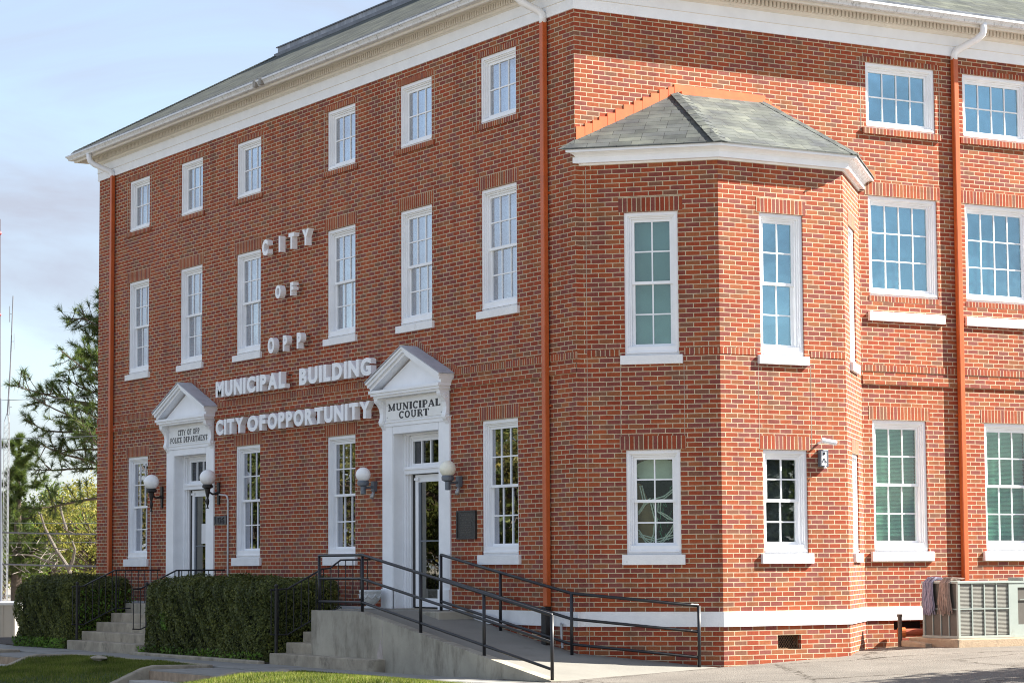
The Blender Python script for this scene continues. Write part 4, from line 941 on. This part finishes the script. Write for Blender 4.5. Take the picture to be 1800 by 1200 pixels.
# walks that drop to the street, with cheek walls
def streetsteps(label, x0, x1, ys_):
    t = thing('street_steps', label, 'steps', ((x0+x1)/2, ys_, -1.0))
    m = MB(); m.box(x0, x1, ys_, -2.866, -1.3, -.925); m.build('upper_walk', SIDEW, t)
    for k in range(5):
        m = MB(); z = -.925-.155*(k+1); m.box(x0, x1, ys_-.36*(k+1), ys_-.36*k-.002, z-.4, z); m.build('step', SIDEW if k else plain('tread_light', (.42,.40,.36), .9, .1, 2, bump=.3) if 'tread_light' not in bpy.data.materials else bpy.data.materials['tread_light'], t, bevel=.012)
    m = MB(); m.box(x0+.002, x1-.002, ys_-.014, ys_-.0005, -1.08, -.945); m.build('riser', plain('rust_riser', (.34,.25,.17), .95, .3, 6, bump=.6) if 'rust_riser' not in bpy.data.materials else bpy.data.materials['rust_riser'], t)
    for s_, a in ((0, x0-.17), (1, x1+.002)):
        m = MB(); pr_ = [(-2.9,-.875),(ys_+.10,-.862),(ys_-.1,-.90),(ys_-1.8,-1.62),(ys_-1.9,-1.75),(ys_-1.9,-2.3),(-2.9,-1.5)]
        m.prism([V((a,y,z)) for y,z in pr_], V((.168,0,0))); m.build('cheek_wall', CONC2, t, bevel=.02)
streetsteps('concrete steps from the street with low cheek walls in line with the court door', -6.35, -3.45, -3.98)
streetsteps('concrete steps from the street at the left edge in line with the police door', -15.4, -12.55, -3.75)

# lawn
GRASSB = plain('lawn_soil', (.05,.075,.014), .95, .3, 3, bump=.8, dirt=((.09,.085,.03), .58, 2.2))
def lawn(x0, x1, y0, y1):
    o = grid('lawn', lin(x0,x1,40), lin(y0,y1,36), lawnz, GRASSB); return o
lawn(-12.35, -6.53, -10, -3.0); lawn(-3.26, 2.6, -9, -2.87); lawn(-40, -15.6, -10, -3.0)
GR = leaf_mat('grass_blades', [(0,(.085,.13,.014)),(.45,(.15,.20,.026)),(.8,(.23,.25,.055)),(1,(.32,.28,.10))], .45)
def grass(x0, x1, y0, y1, n, nm):
    rnd = random.Random(3); m = MB(); m.keep = True
    for i in range(n):
        x = rnd.uniform(x0,x1); y = y1-(y1-y0)*rnd.random()**1.6; z = lawnz(x,y)
        if x > -.6 and y > -2.86-(.25*(x+.6)*-1) and y > -2.86+.27*(x+.6)-.02: continue
        h = rnd.uniform(.025,.065); a = rnd.uniform(0,6.28); w = rnd.uniform(.004,.008); l = rnd.uniform(-.03,.03); l2 = rnd.uniform(-.03,.03)
        dx, dy = math.cos(a)*w, math.sin(a)*w
        m.add([(x-dx,y-dy,z-.01),(x+dx,y+dy,z-.01),(x+l,y+l2,z+h)])
    o = m.build('grass', GR, None, base=(0,0,0)); tag(o, nm, 'grass', None, 'stuff')
grass(-12.35,-6.53,-8.5,-3.0,60000, 'shaded short grass between the two street walks'); grass(-3.26, 2.55, -6.0, -2.87, 60000, 'sunlit short grass in front of the ramp')
# lawn strip meeting the slanted walk near the ramp toe
def rock(label, c, r):
    bm = bmesh.new(); bmesh.ops.create_icosphere(bm, subdivisions=2, radius=1); rnd = random.Random(int(c[0]*50))
    for v in bm.verts: v.co = V((v.co.x*r[0], v.co.y*r[1], v.co.z*r[2]))*(1+rnd.uniform(-.25,.2))
    me = bpy.data.meshes.new('stone'); bm.to_mesh(me); bm.free(); me.materials.append(CONC2); o = bpy.data.objects.new('stone', me); COL.objects.link(o); o.location = c; tag(o, label, 'stone')
rock('small grey stone on the grass near the police walk', (-9.9,-3.45,-.86), (.28,.12,.05)); rock('broken brown stone on the sunlit grass below the court steps', (-2.9,-3.3,-.86), (.2,.1,.045))

# ------------------------------------------------------------------ hedges
HEDGE = leaf_mat('hedge_leaves', [(0,(.056,.072,.019)),(.5,(.098,.118,.029)),(.85,(.145,.158,.038)),(1,(.22,.23,.048))], .28, .5)
LIME = leaf_mat('lime_leaves', [(0,(.07,.15,.012)),(1,(.15,.26,.03))], .3)
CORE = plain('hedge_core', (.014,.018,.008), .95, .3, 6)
def quad_leaf(m, p, n, l, w, rnd):
    t = n.orthogonal().normalized(); t = Matrix.Rotation(rnd.uniform(0,6.28), 3, n) @ t; b = n.cross(t)
    m.add([p-t*l, p-b*w+n*.002, p+t*l, p+b*w+n*.002])
def hedge(label, x0, x1, y0, y1, z0, z1, n, seed):
    t = thing('hedge', label, 'hedge', ((x0+x1)/2,(y0+y1)/2,z0), 'clipped hedges before the front wall')
    rnd = random.Random(seed); hx, hy, hz = (x1-x0)/2, (y1-y0)/2, (z1-z0)/2; c = V(((x0+x1)/2,(y0+y1)/2,(z0+z1)/2))
    def surf(u):                          # rounded box: push a random direction out onto a superellipsoid-ish box
        d = V((rnd.gauss(0,1), rnd.gauss(0,1), rnd.gauss(0,1)))
        return d
    rad = .32
    def pt():
        A1, A2, A3 = hx*hz*2, hy*hz, hx*hy
        q = rnd.random()*(A1+A2*2+A3)
        if q < A1: p = V((rnd.uniform(-hx,hx), -hy if rnd.random() < .72 else hy, rnd.uniform(-hz,hz)))
        elif q < A1+2*A2: p = V((hx if rnd.random() < .6 else -hx, rnd.uniform(-hy,hy), rnd.uniform(-hz,hz)))
        else: p = V((rnd.uniform(-hx,hx), rnd.uniform(-hy,hy), hz))
        inner = V((max(-hx+rad, min(hx-rad, p.x)), max(-hy+rad, min(hy-rad, p.y)), max(-hz, min(hz-rad, p.z))))
        d = p-inner
        if d.length < 1e-6: d = V((0,0,1))
        return inner, d.normalized()
    def bumpf(p): return .05*math.sin(p.x*2.9+p.z*2+seed)*math.sin(p.z*4.1+p.x)+.035*math.sin(p.x*6.3+p.y*5)*math.sin(p.z*7.2)+.03*math.sin(p.x*13+p.z*11)
    m = MB(); m.keep = True
    for i in range(n):
        inner, d = pt(); p = inner+d*rad
        taper = .09*max(0, -p.z/hz); p.y *= 1-taper; p.x *= 1-taper*.35
        dep = -rnd.random()**2*.10+bumpf(p)+rnd.uniform(-.015,.025)
        nn = (d+V((rnd.gauss(0,.55), rnd.gauss(0,.55), rnd.gauss(.2,.55)))).normalized()
        s_ = rnd.uniform(.7,1.3)
        quad_leaf(m, c+p+d*dep, nn, .024*s_, .012*s_, rnd)
    m.build('foliage', HEDGE, t)
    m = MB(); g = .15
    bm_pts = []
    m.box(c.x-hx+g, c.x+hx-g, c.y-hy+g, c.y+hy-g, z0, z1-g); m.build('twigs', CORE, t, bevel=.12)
    return t, c, hx, hy, hz
hA = hedge('tall clipped hedge at the left end between the building corner and the police steps', -18.9,-15.85,-1.86,-.35,-.90,.47, 42000, 1)
hB = hedge('long clipped hedge between the police steps and the court steps', -11.95,-6.72,-1.88,-.35,-.90,.455, 70000, 2)
def shoots(par, boxes, n, seed):
    rnd = random.Random(seed); m = MB(); m.keep = True
    for (x0,x1,y0,y1,z0,z1) in boxes:
        for i in range(n):
            p = V((rnd.uniform(x0,x1), rnd.uniform(y0,y1), rnd.uniform(z0,z1))); nn = V((rnd.gauss(.2,.6), -1+rnd.gauss(0,.5), rnd.gauss(.3,.5))).normalized(); s_ = rnd.uniform(.7,1.3)
            quad_leaf(m, p, nn, .03*s_, .015*s_, rnd)
    m.build('new_shoots', LIME, par)['kind'] = 'stuff'
shoots(hB[0], [(-10.82,-10.64,-1.95,-1.87,-.42,-.12)]*1, 170, 5); shoots(hB[0], [(-12.0,-6.8,-1.93,-1.82,-.9,-.72)], 420, 6)
shoots(hA[0], [(-18.7,-15.9,-1.93,-1.80,-.9,-.70)], 600, 8); shoots(hA[0], [(-15.86,-15.72,-1.6,-.4,-.55,.25)], 420, 9)

# ------------------------------------------------------------------ trees
BARK = plain('bark', (.10,.075,.055), .95, .3, 9, bump=.8); PALEBARK = plain('pale_bark', (.17,.145,.12), .95, .25, 9, bump=.5)
def ray_pt(px, py, dep):                    # a point of the place, surveyed from the photograph
    return CAM+(FWD+RGT*((px-900)/4393.06)-UPV*((py-600)/4393.06))*dep
PINE = leaf_mat('pine_needles', [(0,(.040,.072,.020)),(.5,(.075,.118,.028)),(.85,(.13,.17,.036)),(1,(.20,.23,.05))], .42, .45)
def tuft(m, p, d, rnd, r=.30, n=52):
    for i in range(n):
        v = (d*.8+V((rnd.gauss(0,.6), rnd.gauss(0,.6), rnd.gauss(.15,.6)))).normalized(); l = r*rnd.uniform(.6,1.1); w = v.orthogonal().normalized()*.009
        w = Matrix.Rotation(rnd.uniform(0,6.28), 3, v) @ w
        q = p+d*rnd.uniform(-.22,.06)
        m.add([q-w, q+w, q+v*l])
def pine(label, base, h, rfun, n, seed, z0f=.3, aim=None):
    t = thing('pine_tree', label, 'tree', base, 'trees behind the building'); rnd = random.Random(seed); base = V(base)
    m = MB(); m.tube([base+V((0,0,h*i/8))+V((rnd.uniform(-.05,.05), rnd.uniform(-.05,.05), 0)) for i in range(9)], [.30*(1-.85*i/8) for i in range(9)], 9); m.build('trunk', BARK, t)
    mb_, ml = MB(), MB(); ml.keep = True
    for k in range(n):
        z = h*(z0f+(1-z0f)*((k+rnd.random())/n)); a = rnd.uniform(0,6.28) if not aim or rnd.random() < .35 else aim+rnd.gauss(0,.75); r = rfun(z)*rnd.uniform(.65,1.08)
        dirv = V((math.cos(a), math.sin(a), 0)); tilt = rnd.uniform(-.25,.45); pts = [base+V((0,0,z))]; cur = pts[0].copy(); seg = 6
        for s_ in range(seg):
            cur = cur+dirv*(r/seg)+V((rnd.gauss(0,.16), rnd.gauss(0,.16), r/seg*(tilt+.22*s_/seg)+rnd.gauss(0,.12))); pts.append(cur.copy())
        mb_.tube(pts, [.075*(1-.8*i/seg)*min(1,r/3) for i in range(seg+1)], 5, False)
        for s_ in range(1, seg+1):
            for q in range(6 if s_ > 1 else 3):
                p0 = pts[s_]+(pts[s_-1]-pts[s_])*rnd.random(); sd = (dirv*rnd.uniform(.0,.8)+V((-dirv.y,dirv.x,0))*rnd.choice((-1,1))*rnd.uniform(.1,1)+V((0,0,rnd.uniform(-.5,1.0)))).normalized()
                l = rnd.uniform(.25,.75)*min(1,r/2.5); p1 = p0+sd*l
                mb_.tube([p0, p0+sd*l*.5+V((0,0,-.03)), p1], [.02,.014,.008], 4, False); tuft(ml, p1, sd, rnd)
                if rnd.random() < .55: tuft(ml, p0+sd*l*.55, (sd+V((0,0,.6))).normalized(), rnd, .2, 26)
        tuft(ml, pts[-1], dirv, rnd, .3, 60)
    mb_.build('branches', BARK, t); ml.build('needles', PINE, t)
pb = ray_pt(262, 1010, 85); pb.z = -1.1
lft = math.atan2(-RGT.y, -RGT.x)
pine('tall dark pine reaching out from behind the left end of the building', pb, 12.4, lambda z: max(.5, 5.0-.66*max(0,z-5.9)), 56, 11, .36, lft)
pb2 = ray_pt(30, 1010, 118); pb2.z = -1.1
pine('smaller bluish pine standing far behind the lattice mast', pb2, 7.6, lambda z: max(.4, 3.6-.42*z), 30, 12, .15)
def broadleaf(label, base, h, crown, n, seed, stops, leaf=.09, bark=BARK, group='trees behind the building', name='broadleaf_tree', th=.22, density=1.0):
    t = thing(name, label, 'tree', base, group); rnd = random.Random(seed); base = V(base)
    cz, rx, rz = crown
    mb_, ml = MB(), MB(); ml.keep = True
    top = base+V((rnd.uniform(-.3,.3), rnd.uniform(-.3,.3), cz))
    tr_ = MB(); tr_.tube([base+(top-base)*(i/6)+V((rnd.gauss(0,.05), rnd.gauss(0,.05), 0)) for i in range(7)], [th*(1-.6*i/6) for i in range(7)], 8); tr_.build('trunk', bark, t)
    cl = []
    for k in range(n):
        while True:
            v = V((rnd.uniform(-1,1), rnd.uniform(-1,1), rnd.uniform(-1,1)))
            if .25 < v.length < 1: break
        v *= (.75+.3*rnd.random()); p = base+V((0,0,cz))+V((v.x*rx, v.y*rx, v.z*rz)); cl.append(p)
        st = base+V((0,0,cz*rnd.uniform(.45,1.0))); mid = (st+p)/2+V((rnd.gauss(0,.2), rnd.gauss(0,.2), rnd.gauss(.1,.2)))
        mb_.tube([st, mid, p], [.05*th/.22, .03*th/.22, .008], 5, False)
        cr_ = rnd.uniform(.35,.75)*rx/3.2
        for i in range(int(95*density)):
            d = V((rnd.gauss(0,1), rnd.gauss(0,1), rnd.gauss(0,.8))); q = p+d*cr_*.55
            nn = V((rnd.gauss(0,1), rnd.gauss(0,1), rnd.gauss(.5,1))).normalized(); s_ = rnd.uniform(.6,1.3)*leaf
            quad_leaf(ml, q, nn, s_, s_*.55, rnd)
    mb_.build('limbs', bark, t); ml.build('leaves', leaf_mat('leaves_'+str(seed), stops, .45), t)
YG = [(0,(.13,.15,.025)),(.5,(.25,.245,.045)),(1,(.38,.33,.08))]; GG = [(0,(.07,.12,.02)),(.6,(.14,.21,.028)),(1,(.23,.30,.05))]; DG = [(0,(.02,.035,.01)),(.6,(.045,.065,.014)),(1,(.09,.11,.025))]
def bpt(px, dep): p = ray_pt(px, 1010, dep); p.z = -1.1; return p
broadleaf('yellow green budding tree right behind the left corner of the building', bpt(165,105), 6, (3.1,2.5,2.6), 70, 21, YG, .07)
broadleaf('bright green leafy tree in the middle of the gap left of the building', bpt(95,125), 6, (2.6,3.2,2.1), 70, 22, GG, .08)
broadleaf('low yellowish tree behind the white shed', bpt(35,130), 5, (1.8,2.8,1.6), 50, 23, YG, .08)
broadleaf('dull olive tree farthest back in the gap left of the building', bpt(120,150), 7, (3.2,5.0,2.4), 70, 24, [(0,(.06,.08,.025)),(1,(.15,.17,.06))], .10)
broadleaf('dark green tree behind the lattice mast at the left edge', bpt(5,140), 7, (3.4,3.6,2.8), 70, 25, DG, .10)
broadleaf('tall yellow tree beside the downpipe corner far behind the building', bpt(160,160), 7, (4.6,3.6,3.4), 80, 26, YG, .10)
broadleaf('deep green tree showing between the mast and the bare limbs', bpt(60,165), 7, (4.4,4.2,3.2), 80, 27, GG, .10)
# bare pruned tree
t = thing('bare_tree', 'bare pale tree with cut limbs behind the left hedge', 'tree', bpt(118,95), 'trees behind the building')
m = MB(); D0 = 95
def limb(pts, r0, r1): m.tube([ray_pt(x,y,D0+dd) for x,y,dd in pts], [r0+(r1-r0)*i/(len(pts)-1) for i in range(len(pts))], 7)
limb([(124,1040,0),(124,1012,0),(121,1000,0),(112,985,.3),(100,968,.5),(88,945,.6),(78,925,.4),(72,905,0),(66,898,0)], .10, .03)
m.build('trunk', PALEBARK, t); m = MB()
limb([(121,1000,0),(128,985,-.3),(132,965,-.5),(127,950,-.6)], .08, .03); limb([(117,930,0),(112,915,0),(108,900,0),(106,885,0),(98,878,.2)], .055, .03); limb([(107,890,0),(109,880,0),(111,873,0)], .04,.025)
limb([(98,990,.3),(80,985,.6),(60,976,.9),(35,974,.9),(12,976,1.2)], .05, .015); limb([(104,972,.3),(90,972,.4),(75,975,.2),(62,972,.1)], .04, .015)
rnd = random.Random(4)
for i in range(46):
    x, y = rnd.uniform(14,110), rnd.uniform(955,1010); a = rnd.uniform(0,6.28); l = rnd.uniform(10,26)
    limb([(x,y,rnd.uniform(-1,1)),(x+l*.5*math.cos(a)+rnd.uniform(-3,3),y+l*.4*math.sin(a)-2,0),(x+l*math.cos(a),y+l*.8*math.sin(a)-5,rnd.uniform(-1,1))], .018, .006)
m.build('limbs', PALEBARK, t)
# trees across the street (mirrored in the front windows) and one bushy tree beyond the lot (its shade reaches the asphalt)
for i, (x, y, h, c) in enumerate([(-27,-15,5.2,(4.5,2.6,2.8)),(-33,-19.5,5.6,(4.6,3.0,2.9)),(-38,-23,5.4,(4.5,3.0,2.9)),(-24,-11,4.6,(4.0,2.2,2.5)),(-44,-26,6,(4.8,3.4,3.1)),(-48,-21,6,(4.9,3.4,3.1)),(-37,-15.5,5.5,(4.6,3.0,2.9)),(-31,-8.5,5,(4.3,2.5,2.7)),(-38,-10,5.6,(4.6,2.9,2.9)),(-43,-14,5.8,(4.7,3.1,3.0))]):
    broadleaf(['round yellow green tree across the street from the police door','tall olive tree across the street behind the round one','green tree across the street far down the row','small leafy tree across the street nearest the hedge','broad yellow tree at the far end of the street row','broad green tree at the far end of the street row','yellow green tree across the street in the middle of the row','rounded green tree beyond the left hedge across the street','tall yellowish tree beyond the left hedge across the street','olive tree at the left end beyond the hedge'][i], (x,y,-1.8), h, c, 90, 40+i, [(0,(.05,.055,.014)),(.5,(.11,.105,.028)),(1,(.23,.19,.05))] if i % 2 == 0 else [(0,(.035,.05,.013)),(.6,(.085,.105,.025)),(1,(.15,.16,.04))], .10, group='trees across the street', density=.8)
broadleaf('dark bushy evergreen beside the parking lot right of the bay', (9.0,7.0,-.8), 5, (2.7,2.0,2.7), 120, 60, DG, .09, group='trees beside the lot')

# ------------------------------------------------------------------ mast, pole, wires, shed
t = thing('lattice_mast', 'slim white lattice radio mast with a whip antenna at the left edge', 'mast', ray_pt(10,1060,100))
b0, b1 = ray_pt(9,1075,100), ray_pt(13,742,100); m = MB(); rr = .13
offs = [V((rr*math.cos(a), rr*math.sin(a), 0)) for a in (.4, 2.5, 4.6)]
for o in offs: m.tube([b0+o, b1+o, b1+V((0,0,.35))+o*.2], .016, 5)
m.build('legs', STEEL, t); m = MB(); n_ = 34
for i in range(n_):
    p, q = b0+(b1-b0)*(i/n_), b0+(b1-b0)*((i+1)/n_)
    for k in range(3): m.tube([p+offs[k], q+offs[(k+1) % 3]], .007, 4); m.tube([p+offs[k], p+offs[(k+1) % 3]], .007, 4)
m.build('bracing', STEEL, t); m = MB()
m.tube([b1+V((0,0,.3)), ray_pt(18,650,100), ray_pt(23,520,100)], [.035,.03,.022], 6); m.build('antenna_tube', plain('dull_steel', (.20,.20,.22), .5), t)
m = MB()
for (x,y) in ((17,552),(25,600),(17,715)):
    a_, b_ = ray_pt(x,y-14,100), ray_pt(x,y+14,100); m.tube([a_,b_], .014, 5); c_ = ray_pt(21,y,100); m.tube([(a_+b_)/2, c_], .012, 5)
m.build('dipole', STEEL, t)
t = thing('steel_pole', 'thin steel pole with a red tip at the very left edge of the view', 'pole', ray_pt(0,1130,65))
m = MB(); m.tube([ray_pt(0,1140,65), ray_pt(-1,700,65)], .05, 8); m.build('lower_tube', plain('pole_grey', (.10,.11,.14), .5), t); m = MB(); m.tube([ray_pt(-1,700,65), ray_pt(-1,385,65)], .03, 8); m.build('upper_tube', plain('pink_paint', (.06,.042,.05), .6), t)
m = MB(); m.sphere(ray_pt(-1,410,65), .06, 8, 6); m.sphere(ray_pt(-1,553,65), .05, 8, 6); m.build('red_marker', plain('red_paint', (.35,.03,.03), .5), t)
def wire(label, y0, y1, r, x0=-90, x1=240, dep=70):
    m = MB(); a, b = ray_pt(x0,y0,dep), ray_pt(x1,y1,dep); n_ = 12
    m.tube([a+(b-a)*(i/n_)-V((0,0,.03*4*(i/n_)*(1-i/n_))) for i in range(n_+1)], r, 5); tag(m.build('utility_cable', plain('cable_%d' % y0, (.10,.10,.11) if r > .02 else (.16,.18,.19), .5), None, base=a), label, 'cable', 'utility cables left of the building')
wire('thick dark cable crossing low just above the hedge', 987, 995, .026); wire('thick dark cable second up from the hedge', 932, 938, .024); wire('thin cable between the two thick ones', 952, 951, .009); wire('thin upper cable crossing the yellow trees', 916, 918, .008)
wire('thin faint cable against the sky left of the pine', 706, 692, .010, dep=80); wire('pale cable passing through the lower pine boughs', 772, 763, .012, dep=80)
t = thing('metal_shed', 'white ribbed metal shed wall at the left edge behind the hedge', 'shed', ray_pt(10,1128,62))
sc_ = ray_pt(27,1063,62); sb_ = ray_pt(27,1128,62); u = -RGT.copy(); u.z = 0; u.normalize(); nrm = V((u.y,-u.x,0))
if nrm.dot(CAM-sc_) < 0: nrm = -nrm
F_ = Frame((sc_.x, sc_.y, 0), u, nrm)
m = MB(); F_.box(m, 0, 4.5, -3, 0, sb_.z, sc_.z); 
for k in range(16): F_.box(m, .02+.28*k, .06+.28*k, 0, .025, sb_.z, sc_.z)
m.build('wall', plain('shed_white', (.30,.29,.26), .5, .06, 3), t); m = MB(); F_.box(m, -.03, 4.5, -3.02, .03, sb_.z-.16, sb_.z-.002); m.build('footing', plain('tan_footing', (.36,.26,.15), .9, .1, 5), t)
m = MB(); F_.box(m, -.06, 4.5, -3.05, .05, sc_.z+.002, sc_.z+.06); m.build('roof', STEEL, t)
